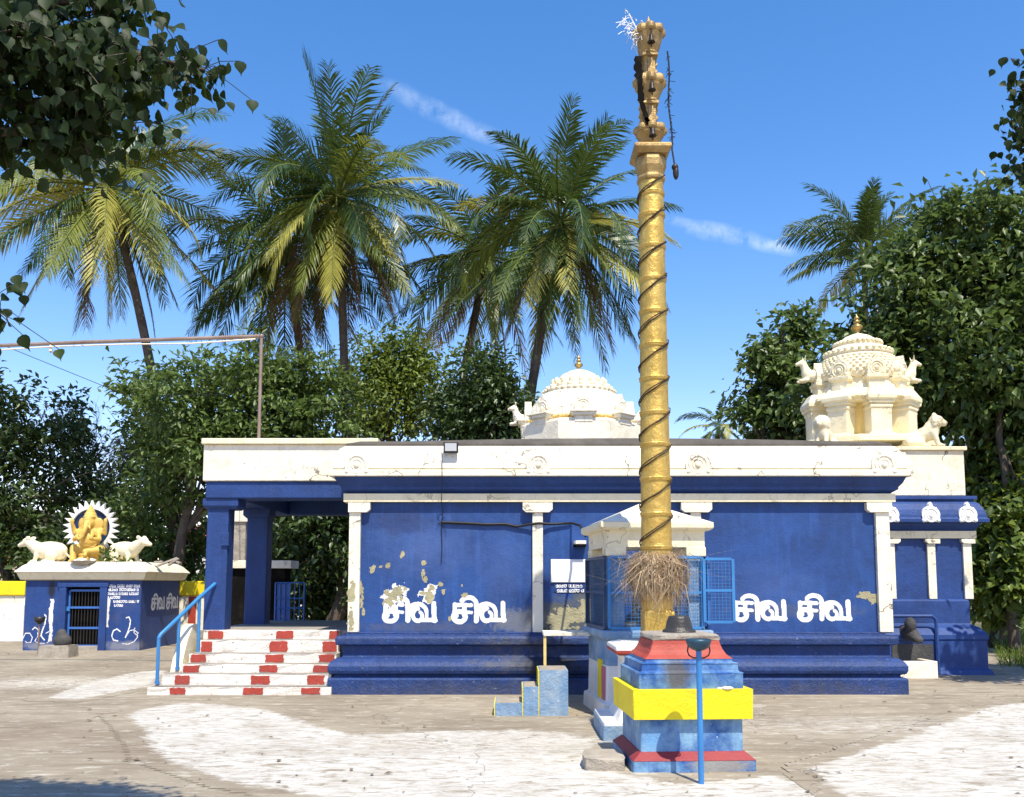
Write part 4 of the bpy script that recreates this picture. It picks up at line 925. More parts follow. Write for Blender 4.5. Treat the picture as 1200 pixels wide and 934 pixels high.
for i in range(70):
    p = Vector(pts[rnd.randrange(22)]); d = Vector((rnd.gauss(0, .6), rnd.gauss(0, .6), rnd.gauss(-.3, .5)))*.05; f.tube([tuple(p), tuple(p+d)], .004, 3)
f.ell(at(792, 202, FY-.05), (.035, .035, .09), 8, 6); f.ell(at(791, 196, FY-.05), .04, 8, 6)
tag(f.build('hanging_chain', M['iron']), 'thin chain with a dark tassel hanging down the right of the flagpole top', 'chain')
f = MB()
for (xa, ya, xb, yb_, w_) in ((748, 66, 749, 92, .10), (750, 92, 751, 118, .07), (751, 118, 760, 146, .06), (757, 138, 765, 152, .05)):
    p, q = at(xa, ya, FY-.16), at(xb, yb_, FY-.16); n_ = 7; L_ = []; R_ = []
    for i in range(n_+1):
        c_ = p.lerp(q, i/n_); L_.append((c_.x-w_/2*rnd.uniform(.6, 1.2), c_.z)); R_.append((c_.x+w_/2*rnd.uniform(.6, 1.2), c_.z))
    f.prism(L_+R_[::-1], p.y-.008, p.y+.008)
tag(f.build('cloth_strip', M['dark']), 'black strip of cloth snagged down the left of the flagpole top', 'cloth')
f = MB(); base = at(750, 46, FY-.05); tip = at(737, 16, FY-.05)
f.tube([tuple(base), tuple(base.lerp(tip, .5)+Vector((.01, 0, 0))), tuple(tip)], .007, 4)
for i in range(60):
    p = base.lerp(tip, rnd.random()**1.6)+Vector((rnd.gauss(-.03, .04), rnd.gauss(0, .03), rnd.gauss(0, .03))); d = Vector((rnd.gauss(-.3, .6), rnd.gauss(0, .5), rnd.gauss(-.5, .6)))*.09
    f.tube([tuple(p), tuple(p+d*.5+Vector((0, 0, .01))), tuple(p+d)], .0045, 3)
tag(f.build('thread_tuft', M['letter']), 'tuft of white thread caught at the very top of the flagpole', 'thread')
# dry grass bundle
f = MB(); rnd = random.Random(12)
for i in range(1500):
    a_ = rnd.uniform(0, 2*math.pi); zt_ = zf(rnd.uniform(646, 676)); r = rad(zt_)+rnd.uniform(.0, .07)
    p = Vector((FX+r*math.cos(a_), FY+r*math.sin(a_), zt_)); out = Vector((math.cos(a_), math.sin(a_), 0)); tn = Vector((-math.sin(a_), math.cos(a_), 0))
    up = rnd.random() < .17; L = rnd.uniform(.12, .46)
    sp = rnd.uniform(.005, .135)*(1 if a_ > math.pi else .7); sw = rnd.gauss(0, .15)
    if up: pts = [p-Vector((0, 0, rnd.uniform(0, .3))), p+out*sp*.8+Vector((0, 0, rnd.uniform(-.15, .10)))+tn*sw*.8, p+out*sp*1.5+Vector((0, 0, rnd.uniform(-.3, .17)))+tn*sw*2.2]
    else: pts = [p, p+out*sp*1.1+Vector((0, 0, -L*.3))+tn*sw*rnd.uniform(-.6, 1.2), p+out*sp*rnd.uniform(.3, 1.0)+Vector((0, 0, -L))+tn*sw]
    w_ = rnd.uniform(.003, .0065); vs = []
    for j, q in enumerate(pts): vs += [q-tn*w_*(1, 1, .25)[j], q+tn*w_*(1, 1, .25)[j]]
    f.add(vs, [(0, 1, 3, 2), (2, 3, 5, 4)], False)
tag(f.build('dry_grass_bundle', M['straw']), 'shaggy bundle of dry grass tied round the flagpole above its square base', 'grass bundle')

# ------------------------------------------------------------------ stepped offering pedestal in front
BY = 7.83; c0 = at(811, 905, BY)
ped = thing('offering_pedestal', 'stepped offering pedestal painted red, blue and yellow in front of the flagpole', 'pedestal', (c0.x, BY+.54, 0), R(3))
zq = lambda y, Y=BY+.03: zat(y, Y)
M['ped_blue'] = paint('streaked_blue_paint', (.02, .09, .29), (.24, .42, .56), grime=.55, gcol=(.03, .05, .08), streak=.75, bump=.3, chips=.55, chipcol=(.45, .50, .55), sc=5, gsc=1.6, stains_and_shade=[
    (at(795, 790, BY), (.17, .6, .22), (.09, .085, .08), .9, .6, 8, .6), (at(845, 897, BY), (.32, .5, .10), (.30, .26, .2), .8, .6, 9, .5), (at(765, 870, BY), (.16, .6, .14), (.15, .36, .60), .6, .7, 8, .9)])
M['ped_red'] = paint('dull_red_paint', (.34, .045, .03), (.42, .08, .05), grime=.25, gcol=(.18, .08, .06), streak=.2, bump=.25, rough=.6, sc=4)
M['ped_maroon'] = paint('maroon_paint', (.22, .022, .03), (.28, .04, .04), grime=.3, gcol=(.2, .13, .1), bump=.25)
H = .535
def pc(prof, name, m, bev=.018, h=H):
    f = MB(); f.course(prof, -h, h, -h, h); return f.build(name, m, ped, bevel=bev, world=False)
slab_z = zq(892.5, BY); bz_ = zat(880.5, BY+.1)
pc([(0, -.01), (0, slab_z)], 'foot_slab', M['ped_blue'])
pc([(-.004, slab_z+.001), (0, slab_z+.004), (-.075, bz_), (-.09, bz_+.003)], 'foot_slope', M['ped_maroon'], .006)
zy0, zy1 = zq(843), zq(808)
pc([(-.085, bz_), (-.085, zy0)], 'body', M['ped_blue'])
pc([(-.014, zy0+.001), (-.008, zy1)], 'band', M['yellow'], .014)
zt1, zt2, zt3 = zat(788.5, BY+.1), zat(777.5, BY+.1), zat(772.5, BY+.13)
f = MB(); f.course([(-.075, zy1+.001), (-.075, zt1-.012), (-.068, zt1), (-.105, zt1+.012), (-.11, zt2-.01), (-.10, zt2), (-.145, zt2+.008), (-.15, zt3)], -H, H, -H, H)
f.build('upper_tiers', M['ped_blue'], ped, bevel=.008, world=False)
zr1 = zat(751, BY+.2)
pc([(-.145, zt3+.001), (-.15, zt3+.008), (-.185, zt3+.035), (-.21, zt3+.075), (-.228, zt3+.12), (-.235, zr1)], 'lotus_slope', M['ped_red'], .005)
f = MB(); rnd = random.Random(3); zc = zat(743, BY+.25); pr = []
for o, z in ((-.24, zr1+.001), (-.232, zr1+.012), (-.24, zc-.012), (-.27, zc)):
    h = H+o; pr.append([(h*x+rnd.uniform(-.012, .012), h*y+rnd.uniform(-.012, .012), z+rnd.uniform(-.003, .006)*(z > zr1+.005)) for x, y in ((-1, -1), (-.5, -1), (0, -1), (.5, -1), (1, -1), (1, -.4), (1, .3), (1, 1), (.4, 1), (-.3, 1), (-1, 1), (-1, .4), (-1, -.3))])
f.loft(pr); f.build('cement_slab', M['cement'], ped, bevel=.008, world=False)
f = MB(); r_ = .135
f.lathe([(.155, zc), (.15, zc+.02), (.128, zc+.035), (.122, zc+.05), (.115, zc+.09), (.10, zc+.135), (.092, zc+.15), (.03, zc+.158)], (.005, -.02, 0), 20); f.build('bell_stone', M['stone'], ped, world=False)
f = MB(); f.ell((.30, -H+.02, zy1+.012), (.055, .03, .014), 10, 6); f.ell((.25, -H+.03, zy1+.008), (.04, .02, .01), 10, 6)
o = f.build('paper_scrap', M['letter'], None, world=False); o.location = ped.location; o.rotation_euler = ped.rotation_euler
tag(o, 'small white paper scrap lying on the yellow band of the offering pedestal', 'paper')
f = MB(); a, c = at(687, 904, 7.88), at(735, 889, 7.88); rnd = random.Random(8)
f.loft([[(x+rnd.uniform(-.012, .012), y+rnd.uniform(-.015, .015), z) for x, y in ((a.x, 7.88), ((a.x+c.x)/2, 7.87), (c.x-.01, 7.88), (c.x-.01, 8.3), (a.x+.02, 8.34), (a.x-.01, 8.1))] for z in (-.01, c.z-.01, c.z+.004)])
tag(f.build('cement_block', M['cement'], bevel=.015), 'low rough cement block on the ground at the left foot of the pedestal', 'block')
f = MB(); a = at(885, 829, 11.2); f.box(a.x-.1, a.x+.14, 11.2, 11.4, -.01, .11); tag(f.build('loose_brick', M['cement'], bevel=.015), 'loose cement brick on the ground right of the pedestal', 'brick')

# lamp stand
LY = gnd(820.5, 919).y; lx = xat(820.5, 850, LY)
lamp = thing('bowl_lamp', 'sky blue lamp post carrying a dark round bowl, in front of the pedestal', 'lamp post', (lx, LY, 0))
zl = lambda y: zat(y, LY)
f = MB(); f.tube([(lx, LY, 0), (lx, LY, zl(762))], .0235, 14); f.build('post', M['lampblue'] if 'lampblue' in M else M['skyblue'], lamp)
zr_ = zl(749)
f = MB(); f.lathe([(.02, zl(763)), (.055, zl(761)), (.088, zl(757.5)), (.102, zl(752)), (.104, zr_), (.098, zr_+.001), (.085, zl(753)), (.03, zl(757)), (.0, zl(757.5))], (lx, LY, 0), 28)
M['lampmetal'] = paint('sooty_blue_bowl', (.03, .09, .14), (.02, .05, .08), grime=.6, gcol=(.02, .02, .02), rough=.4, metal=.2, bump=.05)
f.build('bowl', M['lampmetal'], lamp)
f = MB(); f.lathe([(.0, zl(753.5)), (.088, zl(753))], (lx, LY, 0), 24); f.build('oil_residue', M['dark'], lamp)
f = MB()
for sx in (-1, 1): f.tube([(lx+sx*.085, LY, zl(757)), (lx+sx*.092, LY, zl(763)), (lx+sx*.08, LY, zl(768)), (lx+sx*.045, LY, zl(771)), (lx+sx*.02, LY, zl(771))], .006, 6)
f.build('brace', M['iron'], lamp)

# ------------------------------------------------------------------ left shrine
SY = 22.0; H0, H1 = xat(28.5, 720, SY), xat(164.5, 720, SY); SBK = SY+2.55
sh = thing('corner_shrine', 'small flat roofed blue shrine with a barred door, left of the stairs', 'shrine', ((H0+H1)/2, SY, 0))
zs = lambda y, Y=SY: zat(y, Y)
zroof = zs(680)
D0, D1 = xat(73, 720, SY), xat(121, 720, SY)
M['shrine_blue'] = paint('blue_shrine_paint', (.018, .058, .215), (.014, .04, .15), grime=.4, gcol=(.10, .10, .12), streak=.35, bump=.4, stains_and_shade=[
    (at(147, 757, SY), (.8, .4, .16), (.30, .30, .30), .6, .8, 5, .6), (at(45, 757, SY), (.5, .4, .12), (.30, .30, .30), .6, .8, 5, .6), (at(61, 690, SY), (.13, .3, .28), (.012, .012, .015), .9, .5, 5, .6)])
f = MB(); f.box(H0, D0, SY, SBK, -.02, zroof); f.box(D1, H1, SY, SBK, -.02, zroof); f.box(D0, D1, SY+.5, SBK, -.02, zroof); f.box(D0, D1, SY+.001, SY+.499, zs(686), zroof-.001)
f.build('wall', M['shrine_blue'], sh, bevel=.0)
f = MB(); f.box(D0-.09, D0+.09, SY-.05, SY+.2, 0, zs(688)); f.box(D1-.09, D1+.09, SY-.05, SY+.2, 0, zs(688)); f.box(D0-.12, D1+.12, SY-.06, SY+.2, zs(688)+.001, zs(683)); f.build('door_frame', M['blue'], sh, bevel=.012)
f = MB(); f.box(D0+.1, D1-.1, SY+.3, SY+.34, 0, zs(686)); f.build('dark_doorway_panel', M['dark'], sh)  # black panel in place of the unlit interior behind the bars
dr = MB(); a, c = D0+.13, D1-.11; za, zb2 = zs(757), zs(692)
dr.box(a-.02, a+.02, SY+.06, SY+.1, za, zb2); dr.box(c-.02, c+.02, SY+.06, SY+.1, za, zb2)
for z in (za, zs(736), zs(712), zb2): dr.box(a+.021, c-.021, SY+.05, SY+.09, z-.025, z+.025)
d_ = dr.build('door', M['gateblue'], sh)
f = MB()
for i in range(1, 10): x = a+(c-a)*i/10; f.tube([(x, SY+.08, za), (x, SY+.08, zb2)], .013, 6)
f.build('bars', M['iron'], d_)
f = MB(); f.box(a-.09, a+.03, SY+.02, SY+.055, zs(716), zs(711)); f.build('latch', M['skyblue'], d_)
f = MB(); f.box(D0+.1, D1-.1, SY-.02, SY+.2, -.01, zs(757)); f.build('threshold', M['cement'], sh, bevel=.01)
z1, z2 = zs(671), zs(660)
f = MB(); f.course([(.02, zroof+.001), (.10, zroof+.02), (.16, z1-.01), (.16, z1)], H0, H1, SY, SBK); f.build('roof_band', M['cream'], sh, bevel=.01)
f = MB(); f.course([(.19, z1+.001), (.205, z1+.02), (.15, z1+.08), (.06, z1+.18), (-.05, z2+.02), (-.12, z2+.04)], H0, H1, SY, SBK); f.build('roof', M['white'], sh, bevel=.01)
sp = lambda u, v: (u, SY-.003, v)
def shp(px, py): c = at(px, py, SY); return (c.x, c.z)
q = shp(124.5, 687); q2 = shp(164, 687)
for i_, r_ in enumerate([(0, .98), (.05, 1.0), (.02, .98), (0, .42), (.22, .98), (.25, .55)]):
    squiggle_rows('script_line', q[0]+.02, q[1]-.02-.094*i_, .80, .094, [r_], sp, M['letter'], sh, 21+i_)
sw = []
def S_(pts, wd): sw.append(([shp(*p) for p in pts], wd*.75))
S_([(141, 740), (137, 737), (133, 739), (131, 745), (133, 750), (138, 751)], .035); S_([(148, 724), (151, 723), (153, 727), (152, 734), (150, 740), (147, 747)], .035)
S_([(143, 754), (150, 755), (157, 752), (161, 747), (161, 741), (157, 738), (152, 739), (149, 744)], .022); S_([(158, 736), (157, 741), (160, 744), (163, 741)], .022)
S_([(52, 720), (54, 722), (53, 730), (50, 738), (48, 745), (52, 750)], .04); S_([(27, 748), (30, 742), (35, 742), (38, 747), (36, 753), (31, 753), (29, 750)], .025); S_([(38, 738), (41, 735), (45, 738), (44, 746), (41, 751), (46, 754), (52, 754)], .025); S_([(54, 742), (58, 740), (61, 744), (60, 751), (55, 753)], .025)
for p_, w_ in sw:
    xs_ = [q_[0] for q_ in p_]; ys_ = [q_[1] for q_ in p_]
    mark('painted_scroll', lambda U, V: strokes_mask([(p_, w_)], U, V) & (fbm(U*20, V*20, 3) < .66), min(xs_)-.05, max(xs_)+.05, min(ys_)-.05, max(ys_)+.05, .011, sp, M['letter'], sh)
def drip(px, y0, y1, wd, seed):
    a = shp(px, y0); b_ = shp(px, y1)
    return mark('limewash_drip', lambda U, V: np.abs(U-a[0]-.03*(fbm(V*5, V*0, seed)-.5)*2) < wd*(.25+fbm(U*3, V*7, seed+1)), a[0]-.12, a[0]+.12, b_[1], a[1], .012, sp, M['pav_white'], sh)
drip(61, 702, 752, .06, 3); drip(127, 702, 735, .05, 8)
rx = H1+.004
c = at(174, 715, SY+.5); sl2 = .00205
letters('painted_lettering', SY+.62, zs(715, SY+.9), sl2, lambda u, v: (rx, u, v), M['letter'], sh, None, 13, 1.05)
letters('painted_lettering', SY+1.6, zs(714, SY+1.6), sl2, lambda u, v: (rx, u, v), M['letter'], sh, None, 15, 1.0)
# deity statue on the roof
st_y = SY+.62; zt0 = z2+.03
M['goldpaint'] = paint('golden_statue_paint', (.74, .50, .12), (.58, .36, .07), grime=.55, gcol=(.20, .09, .02), streak=.1, rough=.45, gsc=3, bump=.3)
dc = at(107, 619, st_y+.22); s3 = st_y/FPX
st = thing('deity_statue', 'golden seated elephant headed deity statue in front of a white rayed halo', 'statue', (dc.x, st_y, zt0))
f = MB(); n = 26; outer = []
for i in range(n*2): a_ = 2*math.pi*i/(n*2); r = (33.5 if i % 2 == 0 else 25)*s3; outer.append((dc.x+r*math.sin(a_), dc.z+r*math.cos(a_)))
inner = [(dc.x+22.6*s3*math.sin(2*math.pi*i/(n*2)), dc.z+22.6*s3*math.cos(2*math.pi*i/(n*2))) for i in range(n*2)]
N2 = n*2; vs = []; fs = []
for (yy) in (dc.y-.05, dc.y+.05):
    vs += [(x, yy, z) for x, z in outer]+[(x, yy, z) for x, z in inner]
for i in range(N2):
    j = (i+1) % N2
    fs += [(i, N2+i, N2+j, j), (2*N2+i, 2*N2+j, 3*N2+j, 3*N2+i), (i, j, 2*N2+j, 2*N2+i), (N2+i, 3*N2+i, 3*N2+j, N2+j)]
f.add(vs, fs); f.build('rayed_halo', M['letter'], st, bevel=.008)
f = MB(); f.tube([(dc.x, dc.y+.02, dc.z), (dc.x, dc.y+.05, dc.z)], 22.8*s3, 40, False); f.build('halo_disc', M['deepblue_metal'], st)
f = MB(); f.box(dc.x-.30, dc.x+.30, dc.y-.04, dc.y+.2, zt0-.02, dc.z-.4); f.build('halo_stand', M['pav_white'], st, bevel=.02)
f = MB(); u = s3; X_, Y_, Z_ = xat(105.5, 630, st_y-.08), st_y-.05, zt0
f.X = Matrix.Translation((X_, Y_, Z_)) @ Matrix.Scale(1.30/1.5, 4) @ Matrix.Scale(.86, 4, (1, 0, 0))
f.lathe([(.40, 0), (.42, .10), (.36, .16), (.40, .22), (.36, .26)], n=20, sy=.75)
f.cap((.12, 0, .38), (.48, -.20, .36), .17, .13); f.cap((.46, -.20, .36), (.05, -.38, .30), .13, .09); f.cap((-.12, 0, .38), (-.44, -.18, .40), .17, .13); f.cap((-.44, -.2, .40), (-.38, -.34, .05), .12, .09); f.ell((-.38, -.42, .03), (.08, .14, .06))
f.ell((0, -.06, .62), (.33, .28, .32)); f.ell((0, 0, .88), (.30, .20, .20))
f.ell((0, -.10, 1.14), (.20, .20, .21)); f.ell((0, -.18, 1.24), (.14, .12, .10))
for q in (-1, 1):
    f.ell((q*.27, -.05, 1.12), (.17, .045, .19), rot=Matrix.Rotation(q*.3, 3, 'Z')); f.cap((q*.10, -.26, 1.05), (q*.16, -.36, .96), .03, .02)
    f.cap((q*.28, 0, .95), (q*.50, -.06, .86), .09, .08); f.cap((q*.50, -.06, .86), (q*.56, -.14, 1.12), .075, .06); f.ell((q*.56, -.15, 1.19), (.07, .06, .09)); f.cap((q*.57, -.14, 1.2), (q*.60, -.12, 1.38), .03, .015)
    f.cap((q*.26, -.05, .90), (q*.42, -.22, .66), .085, .07); f.cap((q*.42, -.22, .66), (q*.28, -.44, .66), .07, .055); f.ell((q*.27, -.47, .68), (.07, .06, .07)); f.ell((q*.07, -.27, 1.16), (.03, .02, .025))
tr_ = [(0, -.28, 1.10), (.01, -.36, .98), (.0, -.40, .86), (-.04, -.40, .74), (-.12, -.40, .66), (-.19, -.40, .66), (-.22, -.40, .72)]
for i in range(len(tr_)-1): f.cap(tr_[i], tr_[i+1], .085-.008*i, .077-.008*i)
f.lathe([(.21, 1.28), (.22, 1.33), (.18, 1.36), (.19, 1.40), (.13, 1.47), (.14, 1.50), (.07, 1.56), (.08, 1.59), (.01, 1.68)], (0, -.06, 0), 14)
for i in range(16): a_ = math.pi*(1.0+i/15); f.ell((.26*math.cos(a_), -.24+.05*math.sin(a_), .86+.22*math.sin(a_)), .035, 6, 5)
f.ell((.12, -.44, .08), (.1, .08, .09)); f.ell((.12, -.5, .2), (.07, .07, .08))
f.build('figure', M['goldpaint'], st, remesh=.018)
# plate of offerings and plant on the roof edge
bw_ = thing('offering_bowl', 'wide shallow bowl of offerings at the feet of the golden statue', 'bowl', (xat(97, 664, SY), SY+.02, z1+.17))
f = MB(); f.lathe([(.12, 0), (.2, .03), (.29, .10), (.30, .12), (.27, .11), (.15, .05), (.0, .05)], (xat(97, 664, SY), SY+.02, z1+.17), 20); f.build('bowl', M['cement'], bw_)
f = MB(); rnd = random.Random(2)
for i in range(16): f.ell((xat(97, 664, SY)+rnd.uniform(-.2, .2), SY+.02+rnd.uniform(-.15, .15), z1+.17+.11+rnd.uniform(-.01, .05)), (.05, .05, .04), 7, 5)
f.build('offerings', M['pav_white'], bw_)
def rat(px, py, ang, label, ht):
    c = at(px, py, SY+.55)
    f = MB(); f.X = Matrix.Translation((c.x, SY+.55, z2+.03)) @ Matrix.Rotation(ang, 4, 'Z') @ Matrix.Scale(ht, 4)
    # faces -x in its own frame
    f.ell((.10, 0, .44), (.74, .30, .34)); f.ell((.42, 0, .40), (.38, .33, .34)); f.cap((-.42, 0, .52), (-.80, 0, .74), .25, .17); f.cap((-.82, 0, .76), (-1.22, 0, .64), .165, .07); f.ell((-.88, 0, .78), (.19, .15, .15))
    for q in (-1, 1):
        f.ell((-.74, q*.14, .91), (.12, .035, .08)); f.cap((-.30, q*.18, .30), (-.36, q*.20, .06), .10, .07); f.ell((-.44, q*.20, .05), (.13, .07, .055)); f.ell((.36, q*.26, .24), (.26, .12, .22)); f.ell((.18, q*.28, .06), (.20, .08, .06)); f.ell((-.92, q*.075, .76), (.025, .02, .025))
    f.box(-.55, .75, -.36, .36, -.05, .02)
    f.tube([(.76, 0, .34), (.92, .05, .18), (.90, .2, .06), (.6, .36, .05)], [.05, .04, .035, .02], 7)
    o = f.build('rodent_statue', M['cream'], remesh=.02); return tag(o, label, 'statue', 'white rodent statues on the corner shrine')
rat(56, 640, R(-12), 'white rodent statue facing left, on the shrine roof left of the golden statue', .68)
rat(148, 640, R(180-25), 'white rodent statue facing right, on the shrine roof behind the leafy sprig', .68)
f = MB(); rnd = random.Random(6)
for i in range(230):
    t = rnd.random(); p = at(125+rnd.gauss(0, 4.5), 668-26*t+rnd.gauss(0, 2), SY+.15) if rnd.random() < .7 else at(141+rnd.gauss(0, 7), 659+rnd.gauss(0, 3), SY+.15)
    d = Vector((rnd.gauss(0, 1), rnd.gauss(-.3, .6), rnd.gauss(.1, .8))).normalized()*.10; sd_ = d.cross(Vector((rnd.gauss(0, 1), -1, rnd.gauss(0, 1)))).normalized()*.03
    f.add([p, p+d*.5+sd_, p+d, p+d*.5-sd_], [(0, 1, 2, 3)])
tag(f.build('leafy_sprig', M['leaf_mid']), 'green leafy sprig hanging over the shrine roof right of the golden statue', 'plant')
f = MB(); rnd = random.Random(9)
for i, (px, py, l) in enumerate(((186, 656, .2), (196, 658, .5), (203, 661, .3), (208, 664, .22))):
    p = at(px, py, SY+.6); f.X = Matrix.Translation((p.x, SY+.6, z2+.05)) @ Matrix.Rotation(rnd.uniform(-.6, .6), 4, 'Y') @ Matrix.Rotation(rnd.uniform(-.5, .5), 4, 'Z'); f.box(-l/2, l/2, -.05, .05, -.03, .02)
f.X = None
tag(f.build('broken_plaster', M['cement'], bevel=.01), 'broken grey plaster pieces on the right end of the shrine roof', 'rubble', kind='stuff')
lp2 = thing('iron_oil_lamp', 'small rusty bowl lamp on a thin pole in front of the corner shrine', 'lamp post', tuple(gnd(44.5, 766)))
g_ = gnd(44.5, 767); zg = lambda y: zat(y, g_.y)
f = MB(); f.tube([(g_.x, g_.y, 0), (g_.x, g_.y, zg(730))], .022, 8); f.build('pole', M['rust'], lp2)
f = MB(); f.lathe([(.03, zg(731.5)), (.10, zg(728)), (.13, zg(723)), (.12, zg(723)), (.0, zg(726))], (g_.x, g_.y, 0), 18); f.build('bowl', M['iron'], lp2)
g2 = gnd(60, 771); f = MB(); x0, x1 = xat(43, 768, g2.y), xat(80, 768, g2.y); f.loft([[(x0, g2.y, -.01), (x1, g2.y, -.01), (x1, g2.y+.5, -.01), (x0, g2.y+.5, -.01)], [(x0+.02, g2.y+.02, .25), (x1-.01, g2.y+.01, .27), (x1-.02, g2.y+.48, .26), (x0+.01, g2.y+.48, .25)]])
tag(f.build('stone_block', M['cement'], bevel=.02), 'squat grey stone block on the ground before the corner shrine door', 'block')
f = MB(); f.ell((x0+.42, g2.y+.25, .36), (.20, .16, .16)); f.ell((x0+.40, g2.y+.25, .48), (.12, .11, .14)); tag(f.build('offering_stone', M['blackstone'], remesh=.02), 'small black oiled stone standing on the squat grey block', 'stone')

# ------------------------------------------------------------------ perimeter wall and what lies beyond
WY = 26.0
def pwall(name, pa, pb_, label, stripes):
    x0, x1 = xat(pa, 700, WY), xat(pb_, 700, WY)
    w_ = thing(name, label, 'wall', ((x0+x1)/2, WY, 0))
    f = MB(); f.box(x0, x1, WY, WY+.3, -.05, zat(698, WY)); f.build('wall', M['white'], w_, bevel=.01)
    f = MB(); f.box(x0, x1, WY-.06, WY+.36, zat(698, WY)+.001, zat(681, WY)); f.build('coping', M['yellow'], w_, bevel=.03)
    if stripes:
        x = x0+.4
        while x < x1-.5:
            f = MB(); f.box(x, x+.22, WY-.008, WY+.002, .1, zat(699, WY)); f.build('stripe', M['red'], w_); x += .95
pwall('boundary_wall', -420, 30, 'low white boundary wall with yellow coping left of the corner shrine', False)
pwall('boundary_wall', 205, 268, 'low white boundary wall with red stripes and yellow coping behind the porch', True)
f = MB(); f.box(xat(-8, 740, 25.1), xat(27, 740, 25.1), 25.1, 25.55, 0, zat(708, 25.1)); tag(f.build('water_tank', M['pav_white'], bevel=.03), 'whitewashed cement tank against the boundary wall at the far left', 'tank')
hs_ = thing('far_house', 'pinkish house with a yellow corner pier behind the trees at far left', 'house', (xat(-30, 660, 34), 34, 0))
f = MB(); f.box(xat(-160, 660, 34), xat(38, 660, 34), 34, 40, 0, 4.2); f.build('wall', M['housepink'] if 'housepink' in M else paint('pale_pink_wash', (.55, .42, .36), (.48, .36, .3)), hs_)
f = MB(); f.box(xat(3, 660, 33.9), xat(9, 660, 33.9), 33.9, 33.995, 0, 4.2); f.build('pier', M['yellow'], hs_)
f = MB(); f.box(xat(-160, 660, 34)-.3, xat(38, 660, 34)+.3, 33.6, 40.3, 4.201, 4.4); f.build('roof', M['cement'], hs_)
f = MB(); f.box(xat(20, 668, 33.95), xat(28, 668, 33.95), 33.93, 33.99, 1.5, 2.6); f.build('window', M['dark'], hs_)
hs2 = thing('tiled_house', 'pale house with a terracotta roof glimpsed through the porch', 'house', (xat(350, 660, 44), 44, 0))
f = MB(); f.box(xat(190, 660, 44), xat(400, 660, 44), 44, 50, 0, zat(632, 44)); f.build('wall', M['pav_white'], hs2)
f = MB(); x0, x1 = xat(188, 660, 44), xat(402, 660, 44); f.loft([[(x0, 43.5, zat(632, 44)), (x1, 43.5, zat(632, 44)), (x1, 50.5, zat(632, 44)), (x0, 50.5, zat(632, 44))], [(x0, 46.9, zat(612, 44)), (x1, 46.9, zat(612, 44)), (x1, 47.1, zat(612, 44)), (x0, 47.1, zat(612, 44))]]); f.build('roof', M['red'], hs2)
f = MB()
for i in range(4): x = x0+2+i*2.2; f.box(x, x+.8, 43.97, 43.998, 1.0, 2.1)
f.build('window', M['dark'], hs2)
# ------------------------------------------------------------------ vegetation
def leaf_mesh(name, C, D, Nn, L, Wd, m, parent, mats=None, mi=None, fold=.25):
    """C centres, D directions, Nn normals (n,3); L,Wd lengths (n,)"""
    n = len(C); S_ = np.cross(D, Nn); S_ /= np.linalg.norm(S_, axis=1, keepdims=True)+1e-9
    Nn = np.cross(S_, D)
    a = C-D*(L/2)[:, None]; t = C+D*(L/2)[:, None]-Nn*(L*.12)[:, None]
    r = C+S_*(Wd/2)[:, None]+Nn*(Wd*fold)[:, None]-D*(L*.05)[:, None]; l = C-S_*(Wd/2)[:, None]+Nn*(Wd*fold)[:, None]-D*(L*.05)[:, None]
    v = np.stack([a, r, t, l], 1).reshape(-1, 3)
    if parent is not None: v = v-np.array(parent.location)
    i4 = np.arange(n)*4; tri = np.stack([i4, i4+1, i4+2, i4, i4+2, i4+3], 1).reshape(-1)
    me = bpy.data.meshes.new(name); me.vertices.add(n*4); me.vertices.foreach_set('co', v.astype(np.float32).reshape(-1))
    me.loops.add(n*6); me.loops.foreach_set('vertex_index', tri.astype(np.int32)); me.polygons.add(n*2)
    me.polygons.foreach_set('loop_start', (np.arange(n*2)*3).astype(np.int32)); me.update(calc_edges=True)
    for q in (mats or [m]): me.materials.append(q)
    if mi is not None: me.polygons.foreach_set('material_index', np.repeat(mi, 2).astype(np.int32))
    o = bpy.data.objects.new(name, me); COL.objects.link(o)
    if parent is not None: o.parent = parent
    return o
def unit(v): return v/(np.linalg.norm(v, axis=1, keepdims=True)+1e-9)
def crown_points(rng, blobs, nclump, per, crad, droop=.3):
    Cs, Ds, Ns = [], [], []
    vol = np.array([b[1][0]*b[1][1]*b[1][2] for b in blobs])**.7; vol = vol/vol.sum()
    for i in range(nclump):
        c, r = blobs[rng.choice(len(blobs), p=vol)]; c = np.array(c); r = np.array(r)
        d = rng.normal(size=3); d /= np.linalg.norm(d); rad_ = rng.uniform(.55, 1.06) if rng.random() < .72 else (rng.uniform(.1, .6) if rng.random() < .6 else rng.uniform(1.05, 1.3))
        cc = c+d*r*rad_; k_ = max(4, int(per*rng.uniform(.5, 1.5)))
        off = rng.normal(size=(k_, 3))*crad*rng.uniform(.5, 1.15)*np.array([1, 1, .7])
        p = cc+off
        out = unit(off*1.0+d*crad*.8)
        Dd = unit(out+rng.normal(size=(k_, 3))*.55+np.array([0, 0, -droop]))
        Nn = unit(np.array([0, 0, 1.0])+out*.5+rng.normal(size=(k_, 3))*.55)
        Cs.append(p); Ds.append(Dd); Ns.append(Nn)
    return np.concatenate(Cs), np.concatenate(Ds), np.concatenate(Ns)
